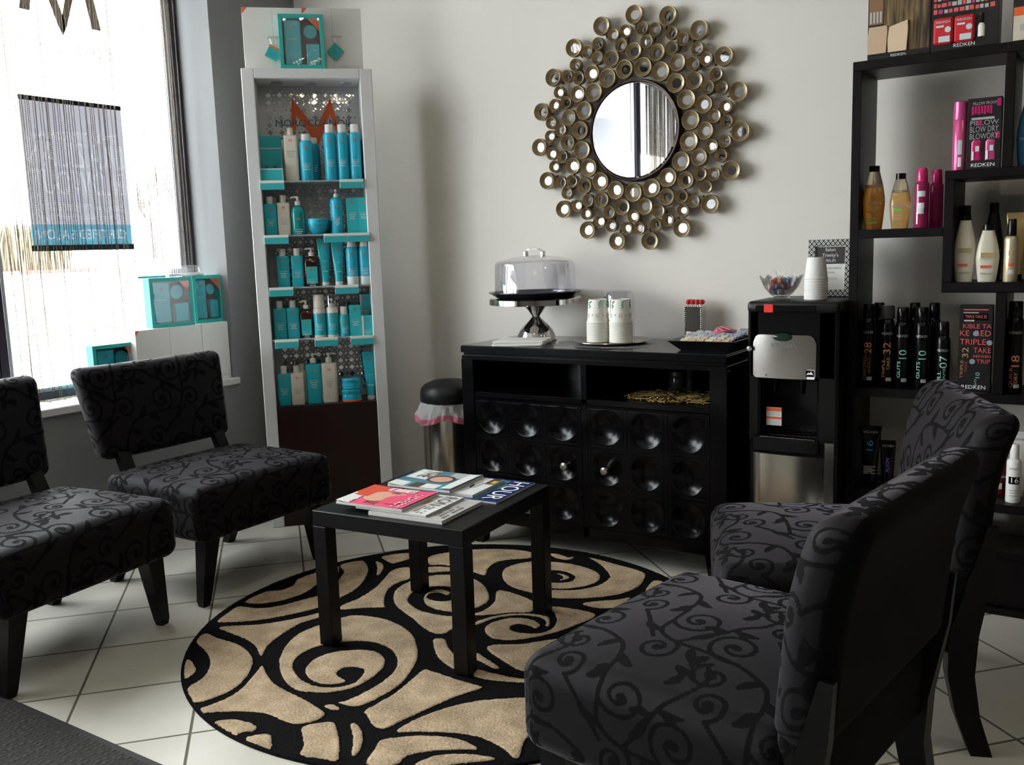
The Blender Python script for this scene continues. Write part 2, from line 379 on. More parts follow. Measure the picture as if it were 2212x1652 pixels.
# ---------------------------------------------------------------- room shell
CEIL=2.9; XR=3.2; YF=-4.2
def tile_floor():
    m,n,l,b=new_mat('cream_floor_tiles')
    tc=n.new('ShaderNodeTexCoord'); mp=n.new('ShaderNodeMapping'); mp.inputs['Rotation'].default_value=(0,0,R(-TILE_A)); l.new(tc.outputs['Object'],mp.inputs['Vector'])
    br=n.new('ShaderNodeTexBrick'); br.offset=0; br.inputs['Scale'].default_value=1; br.inputs['Brick Width'].default_value=TILE; br.inputs['Row Height'].default_value=TILE
    br.inputs['Mortar Size'].default_value=.0042; br.inputs['Mortar Smooth'].default_value=.25; br.inputs['Bias'].default_value=0
    mp.inputs['Location'].default_value=(TILE_X,TILE_Y,0)
    br.inputs['Color1'].default_value=(.50,.475,.405,1); br.inputs['Color2'].default_value=(.54,.515,.445,1); br.inputs['Mortar'].default_value=(.10,.085,.062,1)
    l.new(mp.outputs[0],br.inputs['Vector'])
    nz=n.new('ShaderNodeTexNoise'); nz.inputs['Scale'].default_value=7; nz.inputs['Detail'].default_value=5; l.new(tc.outputs['Object'],nz.inputs['Vector'])
    mr=n.new('ShaderNodeMapRange'); mr.inputs[3].default_value=.86; mr.inputs[4].default_value=1.10; l.new(nz.outputs['Fac'],mr.inputs[0])
    mx=n.new('ShaderNodeMix'); mx.data_type='RGBA'; mx.blend_type='MULTIPLY'; mx.inputs[0].default_value=1; l.new(br.outputs['Color'],mx.inputs[6]); l.new(mr.outputs[0],mx.inputs[7]); l.new(mx.outputs[2],b.inputs['Base Color'])
    r_=n.new('ShaderNodeMapRange'); r_.inputs[3].default_value=.30; r_.inputs[4].default_value=.8; l.new(br.outputs['Fac'],r_.inputs[0]); l.new(r_.outputs[0],b.inputs['Roughness'])
    bp=n.new('ShaderNodeBump'); bp.inputs['Strength'].default_value=.5; bp.inputs['Distance'].default_value=.002; bp.invert=True; l.new(br.outputs['Fac'],bp.inputs['Height'])
    b2=n.new('ShaderNodeBump'); b2.inputs['Strength'].default_value=.08; b2.inputs['Distance'].default_value=.004; l.new(nz.outputs['Fac'],b2.inputs['Height']); l.new(bp.outputs['Normal'],b2.inputs['Normal']); l.new(b2.outputs['Normal'],b.inputs['Normal'])
    b.inputs['Specular IOR Level'].default_value=.45
    return m
TILE=.3307; TILE_A=47.5; TILE_X=.621; TILE_Y=-1.770
floor_m=tile_floor()
struct(MB().box(WX-.3,XR,YF,WY+.12,-.1,0).obj('floor',floor_m,smooth=0))
struct(MB().box(WX-.3,XR,YF,WY+.12,CEIL,CEIL+.1).obj('ceiling',ceil_m,smooth=0))
struct(MB().box(WX-.3,XR,WY,WY+.12,0,CEIL).obj('wall_back',wall_m,smooth=0))
dark_wall=mat('dark_taupe_paint',(.13,.115,.105),.7)
struct(MB().box(XR,XR+.12,YF,WY+.12,0,CEIL).obj('wall_right',dark_wall,smooth=0))
struct(MB().box(WX-.3,XR,YF-.12,YF,0,CEIL).obj('wall_front',dark_wall,smooth=0))
WO=WX-.30
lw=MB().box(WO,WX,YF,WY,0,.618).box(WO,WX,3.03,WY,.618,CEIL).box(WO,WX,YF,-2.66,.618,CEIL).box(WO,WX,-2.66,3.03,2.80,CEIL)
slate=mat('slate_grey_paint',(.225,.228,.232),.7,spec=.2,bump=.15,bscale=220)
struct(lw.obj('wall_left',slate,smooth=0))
sill_m=mat('white_sill_paint',(.66,.65,.62),.45)
struct(MB().box(GX-.02,WX+.022,-2.66,3.045,.6185,.652,.004).obj('trim_1',sill_m)).name='trim_1'
base_m=mat('baseboard_paint',(.50,.49,.45),.5)
struct(MB().box(WX,XR,WY-.014,WY,0,.09,.003).obj('baseboard_back',base_m))
struct(MB().box(WX,WX+.014,YF,WY,0,.09,.003).obj('baseboard_left',base_m))
for i,(a,b) in enumerate(PANES):
    f=MB(); fx0,fx1=GX-.035,GX+.03
    f.box(fx0,fx1,a-.03,b+.03,.652,.690,.003,frame_dark).box(fx0,fx1,a-.03,b+.03,2.72,2.80,.003,frame_dark)
    rr=b+.03 if i==0 else b+.045; ll=a-.045
    f.box(fx0,fx1,b-.012,rr,.69,2.72,.003,frame_dark).box(fx0,fx1,ll,a+.0,.69,2.72,.003,frame_dark)
    f.box(GX-.012,GX+.012,b-.04,b-.012,.69,2.72,0,alu).box(GX-.012,GX+.012,a,a+.022,.69,2.72,0,alu).box(GX-.012,GX+.016,a,b,.69,.702,0,alu)
    w=struct(f.obj('window_%d'%(i+1),None))
    MB().box(GX-.003,GX+.003,a+.01,b-.02,.70,2.715).obj('glass',glass_m,w,smooth=0)
# bead curtains hung inside the panes
def bead_mat():
    m,n,l,b=new_mat('smoky_glass_beads'); out=n['Material Output']; n.remove(b)
    t=n.new('ShaderNodeBsdfTransparent'); t.inputs[0].default_value=(.50,.47,.43,1); g=n.new('ShaderNodeBsdfGlossy'); g.inputs[0].default_value=(.42,.37,.32,1); g.inputs['Roughness'].default_value=.3
    mx=n.new('ShaderNodeMixShader'); mx.inputs[0].default_value=.24; l.new(t.outputs[0],mx.inputs[1]); l.new(g.outputs[0],mx.inputs[2]); l.new(mx.outputs[0],out.inputs[0]); return m
bead_m=bead_mat()
def bead_curtain(y0,y1,label,n,dense=(),rad=.0023):
    V=[];Fs=[];prof=[]
    def strand(y,x,zb,dx=0,dy=0,rad=.0027,ph=0):
        z=2.70; k=0; rings=[]
        while z>zb:
            rings.append((z,rad)); rings.append((z-.0055,rad*.38)); z-=.008
        o=len(V); N=5; L=2.70-zb
        for i,(zz,r) in enumerate(rings):
            t=(2.70-zz)/L
            cx=x+dx*t+.003*math.sin(5*t+ph); cy=y+dy*t+.004*math.sin(3.1*t+ph*2)
            for j in range(N): V.append((cx+r*math.cos(2*PI*j/N),cy+r*math.sin(2*PI*j/N),zz))
        for i in range(len(rings)-1):
            for j in range(N): a=o+i*N+j; b=o+i*N+(j+1)%N; Fs.append((a,b,b+N,a+N))
    y=y0+.02
    while y<y1-.02:
        if random.random()<.88:
            strand(y,GX+.07+random.uniform(-.012,.02),random.choice((.70,.69,.72,.67,.665)),random.uniform(-.01,.01),random.uniform(-.012,.012),rad,random.uniform(0,6))
        y+=(y1-y0)/n*random.uniform(.5,1.5)
    for y in dense: strand(y,GX+.085+random.uniform(-.01,.015),random.choice((.72,.75,.69)),0,random.uniform(-.004,.004),.0032,random.uniform(0,6))
    # loose ends lying along the sill
    for q in range(26):
        a=random.uniform(y0+.05,y1-.35); px,py=GX+.075,a; ang=random.uniform(-.5,.5)+(PI/2)
        for w in range(random.randint(5,16)):
            o=len(V)
            for (dx,dy,dz) in ((1,0,0),(0,1,0),(-1,0,0),(0,-1,0),(0,0,1),(0,0,-1)): V.append((px+dx*.003,py+dy*.003,.6555+dz*.003))
            for i in range(4): Fs.append((o+i,o+(i+1)%4,o+4)); Fs.append((o+(i+1)%4,o+i,o+5))
            ang+=random.uniform(-.5,.5); px+=.006*math.cos(ang); py+=.006*math.sin(ang); px=min(max(px,GX+.04),GX+.14)
    me=bpy.data.meshes.new('bead_curtain'); me.from_pydata(V,[],Fs); me.materials.append(bead_m); me.shade_smooth()
    o=bpy.data.objects.new('bead_curtain',me); C.objects.link(o)
    return tag(o,label,'bead curtain',kind='stuff')
bead_curtain(2.07,2.97,'strings of small bronze beads hanging in front of the window pane with the poster',84,[2.905,2.915,2.926,2.938,2.949,2.958,2.966])
bead_curtain(-2.55,-1.12,'strings of bronze beads over the far window pane seen in the round mirror',210,rad=.0050)
struct(MB().box(-5.6,WO-.02,-8,-.45,2.78,3.05,.01).box(-5.6,-5.5,-8,-.45,2.45,2.9,.01).obj('exterior_soffit',mat('grey_soffit',(.30,.30,.31),.8)))
# poster and logo on the glass, both made to be read from the street
film_grey=film_mat('grey_poster_film',(.90,.885,.95),.64,.97)
film_blue=film_mat('blue_poster_film',(.22,.66,.85),.66,.97)
film_dark=film_mat('dark_poster_edge',(.028,.026,.03),.3,1)
film_tan=film_mat('tan_decal_film',(.17,.145,.115),.5,1)
Tw=Matrix(((0,-1,0,0),(1,0,0,0),(0,0,1,0),(0,0,0,1)))   # front of lettering turned to face into the room
def on_glass(x,y,z,roll=0): return Matrix.Translation((x,y,z))@Tw@Matrix.Rotation(roll,4,'Y')
po=thing('window_poster','grey hair treatment poster with white reversed lettering and blue band on the window','poster',(GX+.006,2.462,1.62))
white_sheet=film_mat('white_translucent_sheet',(.30,.30,.31),.8,1)
MB().box(0,.0012,-.238,.238,-.31,.31).obj('sheet',white_sheet,po,0)
def cut_print(name,m,x0,x1,z0,z1,rows,off):
    """printed ground with the lettering left unprinted, mirrored because it reads from the street"""
    bm=bmesh.new(); s_,z,h,w=rows
    gl=[]; x=0
    for ch_ in s_:
        if ch_==' ': x+=.30; continue
        vs,fs=text_mesh(ch_,1); lo,hi=vs[:,0].min(),vs[:,0].max(); gl.append((vs-np.array([lo-x,0,0]),fs,x,x+hi-lo,ch_)); x+=hi-lo+.09
    tot=x-.09; k=w/tot; base={}
    for vs,fs,a,b_,ch_ in gl:
        dz=-.06 if ch_==',' else 0
        dz={',':-.36,'-':-.02}.get(ch_,0)
        vs=vs.copy(); vs[:,1]+=dz
        if ch_==',': vs[:,1]+=0
        pts=np.stack([w/2-vs[:,0]*k,vs[:,1]*h+z],1)
        key={}; cnt={}
        def K(i): 
            q=(round(pts[i,0],6),round(pts[i,1],6))
            if q not in key: key[q]=bm.verts.new((off,)+q)
            return key[q]
        for f in fs:
            for i_,j_ in zip(f,f[1:]+f[:1]):
                a_,c_=K(i_),K(j_)
                if a_ is c_: continue
                e=frozenset((a_,c_)); cnt[e]=cnt.get(e,0)+1
        ed=[]
        for e,n_ in cnt.items():
            if n_==1: ed.append(bm.edges.new(tuple(e)))
        xa,xb=w/2-(b_+.045)*k,w/2-(a-.045)*k
        if a==gl[0][2]: xb=x1
        if b_==gl[-1][3]: xa=x0
        nx=[g for g in gl if g[2]>b_]
        if nx: xa=w/2-(b_+nx[0][2])/2*k
        pv=[g for g in gl if g[3]<a]
        if pv: xb=w/2-(pv[-1][3]+a)/2*k
        r=[bm.verts.new((off,)+p) for p in ((xa,z0),(xb,z0),(xb,z1),(xa,z1))]
        ed+=[bm.edges.new((r[i],r[(i+1)%4])) for i in range(4)]
        bmesh.ops.triangle_fill(bm,use_beauty=True,use_dissolve=False,edges=ed,normal=(1,0,0))
    return MB().bm(bm).obj(name,m,po,0)
for s_,zc,h,w,za,zb in (('THE ORIGINAL',.155,.056,.40,.131,.295),('BRAZILIAN',.071,.155,.45,.011,.131),('BLOWOUT',-.049,.150,.44,-.108,.011),('ENJOY UP TO 12 WEEKS OF',-.150,.042,.43,-.1715,-.108),('SMOOTH, FRIZZ-FREE HAIR!',-.1955,.040,.43,-.222,-.1715)):
    cut_print('grey_print',film_grey,-.238,.238,za,zb,(s_,zc,h,w),.0020)
cut_print('blue_print',film_blue,-.238,.238,-.31,-.222,('CERTIFIED SALON',-.267,.060,.42),.0020)
MB().box(.0,.003,-.238,.238,.292,.312).obj('top_rail',film_dark,po,0)
MB().box(.0,.004,-.245,.245,-.335,-.31).obj('bottom_rail',film_mat('poster_rail',(.035,.045,.045),.4,1),po,0)
de=thing('window_decal','tan M logo and reversed brand lettering stuck high on the window glass','decal',(GX+.005,2.455,2.30))
def m_strokes(w,h,t):
    """capital M of two slanted posts and a deep V"""
    return [[(-w/2-t*.1,-h*.28),(-w/2+t*.8,-h*.28),(-w*.30+t*.45,h*.5),(-w*.30-t*.35,h*.5)],[(w/2+t*.1,-h*.36),(w/2-t*.8,-h*.36),(w*.30-t*.45,h*.5),(w*.30+t*.35,h*.5)],
            [(-w*.30-t*.35,h*.5),(-w*.30+t*.55,h*.5),(t*.35,-h*.36),(0,-h*.5),(-t*.35,-h*.40)],[(w*.30+t*.35,h*.5),(w*.30-t*.55,h*.5),(-t*.1,-h*.36),(0,-h*.5),(t*.45,-h*.38)]]
tm=MB()
for pl in m_strokes(.36,.36,.05): tm.prism([(u,v+.08) for u,v in pl],0,.001)
o_=tm.obj('logo',film_tan,de,0); o_.matrix_local=Tw.copy()
tm=MB(); letter(tm,'MOROCCANOIL',.055,None,0,0,-.155,width=.46,mirror=True); o_=tm.obj('lettering',film_mat('pale_decal_film',(.45,.45,.45),.6,.55),de,0); o_.matrix_local=Tw.copy()

# ---------------------------------------------------------------- outside
snow=mat('bright_pavement',(.62,.62,.61),.9,bump=.2,bscale=2)
gm=MB(); N=24
ys=[-60,70]; prof=[(WO-.01,-.12),(-20,-.10),(-24,.25),(-30,.92),(-60,1.6),(-140,2.0)]
vs=[(x,y,z) for x,z in prof for y in ys]; fs=[(2*i,2*i+1,2*i+3,2*i+2) for i in range(len(prof)-1)]
struct(gm.add(vs,fs).obj('ground',snow)).name='ground'
yl=mat('yellow_road_paint',(.55,.42,.12),.8); kb=mat('red_kerb_paint',(.33,.12,.09),.8)
struct(MB().box(-17.15,-17.0,-30,60,-.108,-.09).obj('road_line',yl,smooth=0))
struct(MB().box(-30.2,-29.9,-30,19.5,.85,1.02,.03).obj('kerb',kb))
leafm=mat('dry_brown_hedge',(.20,.165,.11),.9,var=.4,bscale=6)
def hedge(loc,L,D,H,label,n):
    V=[];Fs=[]
    for i in range(n):
        y=random.uniform(-L/2,L/2); x=random.uniform(-D/2,D/2); h=H*random.uniform(.72,1.05); w=random.uniform(.02,.045)
        lx,ly=random.uniform(-.25,.25),random.uniform(-.25,.25); a=random.uniform(0,PI); c_,s_=math.cos(a)*w,math.sin(a)*w; o=len(V)
        V+= [(x-c_,y-s_,0),(x+c_,y+s_,0),(x+lx*.4+c_*1.3,y+ly*.4+s_*1.3,h*.6),(x+lx*.4-c_*1.3,y+ly*.4-s_*1.3,h*.6),(x+lx,y+ly,h)]
        Fs+=[(o,o+1,o+2,o+3),(o+3,o+2,o+4)]
    me=bpy.data.meshes.new('hedge'); me.from_pydata(V,[],Fs); me.materials.append(leafm)
    o=bpy.data.objects.new('hedge',me); C.objects.link(o); o.location=loc
    return tag(o,label,'hedge')
hedge((-30.8,13.5,.9),10.0,1.5,1.75,'dry brown hedge across the road beyond the poster',5200)
bark=mat('grey_bark',(.16,.13,.11),.9,bump=.4,bscale=20)
def tree(loc,H,label,seed,name='bare_tree'):
    rn=random.Random(seed); t=thing(name,label,'tree',loc)
    tr=MB(); br=MB()
    def limb(mb,p,d,L,r,depth):
        pts=[p]; q=Vector(p); dd=Vector(d).normalized()
        for i in range(5):
            dd=(dd+Vector((rn.uniform(-.15,.15),rn.uniform(-.15,.15),rn.uniform(-.02,.14)))).normalized(); q=q+dd*L/5; pts.append(tuple(q))
        mb.tube(pts,[r*(1-.13*i) for i in range(6)],5)
        if depth>0:
            for k in range(4 if depth>1 else 3):
                b=Vector(pts[rn.randint(2,5)]); nd=(dd+Vector((rn.uniform(-.9,.9),rn.uniform(-.9,.9),rn.uniform(-.1,.7)))).normalized()
                limb(br,tuple(b),nd,L*rn.uniform(.5,.75),r*.45,depth-1)
    limb(tr,(0,0,0),(0,0,1),H*.5,.16,4)
    tr.obj('trunk',bark,t); br.obj('branches',bark,t)
    return t
tree((-31.5,24.6,1.0),5.6,'bare grey tree standing across the road beside the window edge',5)
tree((-42,30.5,1.3),5.2,'smaller bare tree far behind the poster edge',11)

RUG=[(1,(-662,-513,-691,-456,-622,-460,-553,-459,-485,-471,-424,-497,-384,-526,-355,-558,-319,-609,-295,-671,-296,-726,-325,-784,-410,-743,-424,-695,-442,-651,-485,-603,-523,-574,-589,-541)),(1,(-577,-617,-550,-619,-507,-640,-484,-659,-470,-702,-519,-671)),(1,(-338,-529,-276,-566,-217,-594,-147,-609,-54,-623,9,-638,43,-652,47,-688,20,-723,-18,-735,-89,-728,-148,-745,-212,-781,-255,-812,-280,-803,-271,-767,-264,-711,-276,-656,-301,-603,-324,-557)),(1,(-187,-832,-168,-807,-137,-791,-92,-787,-65,-793,-57,-811,-77,-828,-88,-846,-134,-845)),(1,(-46,-846,-36,-822,-11,-802,14,-815,48,-847,35,-855,-4,-854)),(1,(47,-741,43,-722,60,-697,90,-674,123,-692,173,-735,205,-768,234,-806,197,-817,138,-832,113,-798,82,-770)),(1,(144,-661,147,-647,178,-661,209,-685,235,-717,254,-751,254,-771,242,-763,215,-728,183,-694)),(1,(9,-618,18,-603,46,-604,57,-615,46,-624,25,-626)),(1,(-339,-453,-387,-381,-415,-298,-405,-216,-381,-130,-345,-93,-261,-75,-173,-88,-86,-127,-17,-186,28,-239,57,-283,88,-353,108,-417,109,-482,104,-534,95,-565,82,-580,51,-588,21,-584,-75,-583,-130,-589,-191,-571,-256,-531,-310,-485)),(0,(-95,-583,22,-585,47,-542,53,-485,52,-416,38,-358,7,-307,-36,-268,-84,-243,-148,-234,-201,-250,-240,-281,-282,-331,-297,-384,-287,-438,-260,-481,-220,-511,-161,-539,-99,-546,-52,-531,-22,-502,-14,-464,-32,-413,-53,-393,-87,-398,-110,-418,-106,-451,-84,-469,-45,-478,-47,-494,-67,-515,-108,-528,-159,-515,-196,-489,-219,-454,-230,-406,-214,-355,-181,-319,-139,-293,-93,-287,-47,-308,-17,-341,2,-386,9,-436,6,-490,-10,-524,-40,-556,-71,-574)),(1,(-691,-396,-592,-319,-544,-259,-503,-190,-481,-143,-455,-170,-473,-231,-467,-305,-451,-376,-429,-430,-397,-476,-401,-482,-463,-443,-532,-421,-611,-412)),(1,(-739,-366,-768,-294,-778,-239,-705,-218,-655,-166,-629,-95,-604,-24,-616,56,-663,150,-700,211,-765,261,-730,334,-684,319,-625,266,-561,169,-529,89,-518,3,-521,-105,-548,-174,-599,-261,-651,-318,-699,-352)),(1,(-795,-198,-807,-127,-802,-87,-766,-52,-763,4,-797,64,-787,150,-770,216,-757,242,-689,158,-680,105,-691,57,-670,-27,-680,-104,-711,-159,-747,-191)),(1,(-433,-81,-461,-54,-454,25,-472,134,-507,227,-539,312,-501,366,-423,278,-434,223,-425,159,-386,88,-329,18,-314,8,-378,-33)),(1,(-668,359,-626,350,-582,304,-550,239,-577,262,-615,310)),(1,(-683,416,-615,501,-570,451,-585,388,-601,374)),(1,(-511,505,-472,588,-399,665,-300,724,-181,748,-143,687,-205,630,-234,579,-223,506,-191,438,-241,442,-371,458,-415,451,-451,432)),(1,(-434,407,-359,442,-277,422,-334,409,-396,359)),(1,(-347,91,-392,163,-400,254,-368,331,-311,374,-228,389,-141,353,-68,286,-31,226,-26,180,-31,147,-38,125,-5,19,6,-40,0,-75,-31,-85,-92,-64,-164,-24,-238,9,-299,45)),(0,(-7,122,-28,81,-60,55,-118,41,-189,43,-253,70,-290,99,-318,158,-318,203,-291,249,-236,274,-179,255,-148,213,-150,168,-178,142,-224,140,-249,158,-255,187,-230,210,-194,203,-199,229,-238,236,-266,216,-265,172,-238,128,-191,90,-135,79,-83,86,-51,111,-31,152)),(1,(-140,483,-161,535,-151,596,-115,647,-51,688,-21,737,20,794,104,794,196,775,321,745,356,682,369,604,351,520,305,455,230,396,148,359,60,367,-30,382,-94,425)),(0,(-65,713,7,742,2,804,69,793,163,728,229,655,241,621,238,541,191,466,110,424,67,411,102,437,142,455,188,502,214,556,209,612,176,659,114,688,32,697,-47,683,-115,647,-134,677)),(0,(-7,561,4,601,49,616,98,601,126,575,132,531,104,500,72,488,63,502,98,532,105,564,74,583,34,582,70,570,89,547,83,517,55,506,14,516)),(1,(-97,766,-55,774,-4,755,-3,737,-48,731)),(1,(-52,332,101,305,153,222,93,176,51,133,6,102,-5,110,7,156,-6,233)),(1,(192,291,354,303,339,183,303,90,249,17,201,-19,152,-23,110,8,91,40,93,88,120,135,160,156,200,159,236,139,244,121,241,106,213,114,177,113,160,91,167,64,197,50,233,57,274,80,289,131,269,195,238,236)),(1,(39,56,69,130,118,179,172,204,223,208,251,178,266,149,262,134,244,168,213,189,168,185,126,168,79,116,55,33)),(1,(186,-90,199,-60,269,-16,323,49,372,82,423,9,456,-88,423,-186,378,-172,351,-173,280,-145,217,-117)),(1,(2,-124,33,-107,75,-146,117,-175,162,-208,212,-260,183,-261,139,-246,88,-216,43,-173)),(1,(180,-139,230,-158,297,-189,283,-201,238,-186,205,-176)),(1,(248,-232,297,-228,350,-225,401,-215,441,-200,450,-214,412,-233,353,-257,301,-271,260,-268)),(1,(110,-310,138,-306,187,-309,247,-313,318,-313,323,-329,301,-373,281,-433,264,-503,247,-571,240,-613,230,-634,200,-633,143,-598,127,-588,127,-538,131,-477,126,-426,117,-367)),(1,(273,-624,270,-577,287,-510,321,-438,367,-381,423,-335,461,-309,509,-283,563,-346,576,-420,577,-462,585,-510,610,-568,599,-579,565,-560,497,-543,434,-547,370,-572,321,-597)),(1,(304,-777,280,-719,265,-682,283,-655,334,-613,396,-584,439,-576,482,-581,502,-591,477,-606,434,-634,394,-667,371,-700,371,-727,370,-746,348,-770)),(1,(412,-725,417,-695,437,-659,490,-623,554,-603,563,-611,533,-639,494,-672,457,-706)),(1,(272,369,359,452,392,491,389,392,332,354)),(1,(412,574,395,680,439,680,437,603))]
# ---------------------------------------------------------------- rug, mat, chairs, table
rug_m=attr_mat('carved_pile',(.0060,.0052,.0058),(.42,.315,.205),.95,.95,fuzz=.45,fscale=220,bump=1.0,bscale=150,vara=.30,spec=.05,sheen=0)
RUGC=(-1.778,2.319); RUGR=.859
def inside(poly,X,Y):
    r=np.zeros(X.shape,bool); n=len(poly)
    for i in range(n):
        x0,y0=poly[i]; x1,y1=poly[(i+1)%n]
        if y0==y1: continue
        c=((y0>Y)!=(y1>Y))&(X<(x1-x0)*(Y-y0)/(y1-y0)+x0); r^=c
    return r
def make_rug():
    st=.0035; n=int(RUGR/st)+1; g=np.arange(-n,n+1)*st; X,Y=np.meshgrid(g,g); A=np.zeros(X.shape)
    for col,fl in RUG:
        pl=catmull(np.array(fl).reshape(-1,2)/1000.,5); lo=pl.min(0)-.01; hi=pl.max(0)+.01
        bx=(X>lo[0])&(X<hi[0])&(Y>lo[1])&(Y<hi[1]); ii=np.where(bx); m_=inside(pl,X[ii],Y[ii]); A[ii[0][m_],ii[1][m_]]=col
    A[np.hypot(X,Y)>RUGR-.009]=0
    B=A.copy()
    for _ in range(1): B=(B+np.roll(B,1,0)+np.roll(B,-1,0)+np.roll(B,1,1)+np.roll(B,-1,1))/5
    rr=np.hypot(X,Y); ok=rr<RUGR+st
    k=np.minimum(1,RUGR/np.maximum(rr,1e-6)); Xc,Yc=X*k,Y*k
    Z=.0085+.004*B+rng.uniform(-.0007,.0007,X.shape); Z[rr>RUGR-.012]=.007; Z[rr>RUGR-.001]=0.0005
    id_=-np.ones(X.shape,int); id_[ok]=np.arange(ok.sum()); V=np.stack([Xc[ok],Yc[ok],Z[ok]],1)
    a,b,c,d=id_[:-1,:-1],id_[:-1,1:],id_[1:,1:],id_[1:,:-1]; g_=(a>=0)&(b>=0)&(c>=0)&(d>=0)
    Fq=np.stack([a[g_],b[g_],c[g_],d[g_]],1)
    me=bpy.data.meshes.new('round_rug'); me.from_pydata(V.tolist(),[],Fq.tolist()); at=me.attributes.new('pat','FLOAT','POINT'); at.data.foreach_set('value',B[ok].astype(np.float32))
    me.materials.append(rug_m); me.shade_smooth()
    o=bpy.data.objects.new('round_rug',me); C.objects.link(o); o.location=(RUGC[0],RUGC[1],.0005)
    tag(o,'round beige rug with black scroll pattern under the small black table','rug')
make_rug()
def mat_mesh():
    m,n,l,b=new_mat('ribbed_brown_matting'); tc=n.new('ShaderNodeTexCoord')
    vo=n.new('ShaderNodeTexVoronoi'); vo.inputs['Scale'].default_value=62; vo.inputs['Randomness'].default_value=.45; l.new(tc.outputs['Object'],vo.inputs['Vector'])
    cr=n.new('ShaderNodeMapRange'); cr.inputs[1].default_value=0; cr.inputs[2].default_value=.6; cr.inputs[3].default_value=1; cr.inputs[4].default_value=.15; l.new(vo.outputs['Distance'],cr.inputs[0])
    mx=n.new('ShaderNodeMix'); mx.data_type='RGBA'; mx.inputs[6].default_value=(.0050,.0040,.0034,1); mx.inputs[7].default_value=(.040,.031,.025,1); l.new(cr.outputs[0],mx.inputs[0]); l.new(mx.outputs[2],b.inputs['Base Color']); b.inputs['Roughness'].default_value=.9
    bp=n.new('ShaderNodeBump'); bp.inputs['Strength'].default_value=1; bp.inputs['Distance'].default_value=.006; l.new(cr.outputs[0],bp.inputs['Height']); l.new(bp.outputs['Normal'],b.inputs['Normal'])
    t=thing('floor_mat','dark brown ribbed entrance mat on the tiles beside the chair cut by the picture edge','mat',(-1.9,.84,0))
    MB().box(-1.05,1.2,-.5,.432,.0005,.010,.004).obj('pile',m,t); MB().box(-1.07,1.22,-.52,.452,.0003,.005,.002).obj('border',mat('rubber_edge',(.012,.009,.009),.7),t)
mat_mesh()
fab=attr_mat('damask_upholstery',(.0076,.0062,.0073),(.0024,.0021,.0024),.60,.9,fuzz=.06,fscale=500,bump=.22,bscale=700,sheen=.02,vara=.10,spec=.10,sheen_a=.24)
def seat_fabric(sx,sy,sz,crown,name,parent,loc,off=(0,0),r=.045):
    def df(q):
        top=np.clip(q[:,2]/(sz/2),0,1); f=(1-(q[:,0]/(sx/2))**2)*(1-(q[:,1]/(sy/2))**2)
        q=q.copy(); q[:,2]+=crown*f*top; return q
    q,Fc,N=rounded_slab(sx,sy,sz,r,.0055,df)
    dz=sz/2-q[:,2]; u=q[:,0]+N[:,0]*dz+off[0]; v=q[:,1]+N[:,1]*dz+off[1]
    return cloth(name,q,Fc,vine_at(u,v),fab,parent,loc)
def back_fabric(sx,st,sz,zc,curve,name,parent,loc,off=(0,0),r=.04,taper=0,bow=0,plain=False):
    Y_=[]
    def df(q):
        q=q.copy(); Y_.append(q[:,1].copy()); t=q[:,2]/sz+.5; q[:,0]*=1+taper*(t-.5); q[:,1]+=curve(q[:,2]+zc)+bow*(q[:,0]/(sx/2))**2; return q
    q,Fc,N=rounded_slab(sx,st,sz,r,.0055,df)
    yl=Y_[0]+st/2; u=q[:,0]+off[0]+N[:,0]*yl; v=q[:,2]+N[:,2]*yl+off[1]
    p_=vine_at(u,v)
    if plain: p_=np.maximum(p_,np.clip(N[:,1]*3-.6,0,1))
    return cloth(name,q,Fc,p_,fab,parent,loc)
def open_back_chair(name,label,loc,rz):
    t=thing(name,label,'chair',loc,rz,'damask slipper chairs along the window')
    seat_fabric(.66,.56,.20,.028,'seat',t,(0,.015,.342))
    cv=lambda z: .32+(z-.48)*.20
    back_fabric(.635,.085,.355,.66,cv,'backrest',t,(0,0,.66),(.1,.05),.035,.13,.02)
    for sx in (-1,1):
        MB().bar([(sx*.225,.255,.30,.05,.035),(sx*.225,.275,.43,.05,.035),(sx*.225,.335,.56,.05,.03)]).obj('back_post',dark_leg,t)
        MB().bar([(sx*.250,-.195,.255,.062,.062),(sx*.284,-.19,.02,.036,.036),(sx*.285,-.19,0,.028,.028)]).obj('leg',dark_leg,t)
        MB().bar([(sx*.268,.22,.255,.058,.058),(sx*.275,.345,.0,.036,.036)]).obj('leg',dark_leg,t)
    return t
ch=open_back_chair('slipper_chair','open-backed black damask slipper chair beside the white display stand',(-2.885,2.325,0),R(90))
copy_thing(ch,(-2.845,1.555,0),R(97),'open-backed black damask slipper chair cut off by the picture edge next to the entrance mat')
def full_back_chair(name,label,loc,rz):
    t=thing(name,label,'chair',loc,rz,'full-backed damask chairs facing the window')
    seat_fabric(.635,.57,.205,.03,'seat',t,(0,.012,.342),(.05,.11),.05)
    cv=lambda z: .300+.10*(z-.42)+.10*np.clip((z-.62)/.2,0,1)**2*.35
    back_fabric(.62,.098,.405,.6225,cv,'backrest',t,(0,0,.6225),(.02,.2),.045,.03,.0,True)
    back_fabric(.60,.05,.30,.40,lambda z:.292,'rear_panel',t,(0,0,.40),(.02,.2),.02,0,0,True)
    for sx in (-1,1):
        MB().bar([(sx*.262,-.20,.25,.064,.064),(sx*.27,-.205,.0,.042,.042)]).obj('leg',dark_leg,t)
        MB().bar([(sx*.303,.356,.565,.014,.024),(sx*.300,.338,.46,.022,.045),(sx*.290,.300,.30,.045,.066),(sx*.288,.298,.20,.046,.060),(sx*.288,.316,.10,.045,.054),(sx*.290,.350,.0,.042,.048)]).obj('leg',dark_leg,t)
    return t
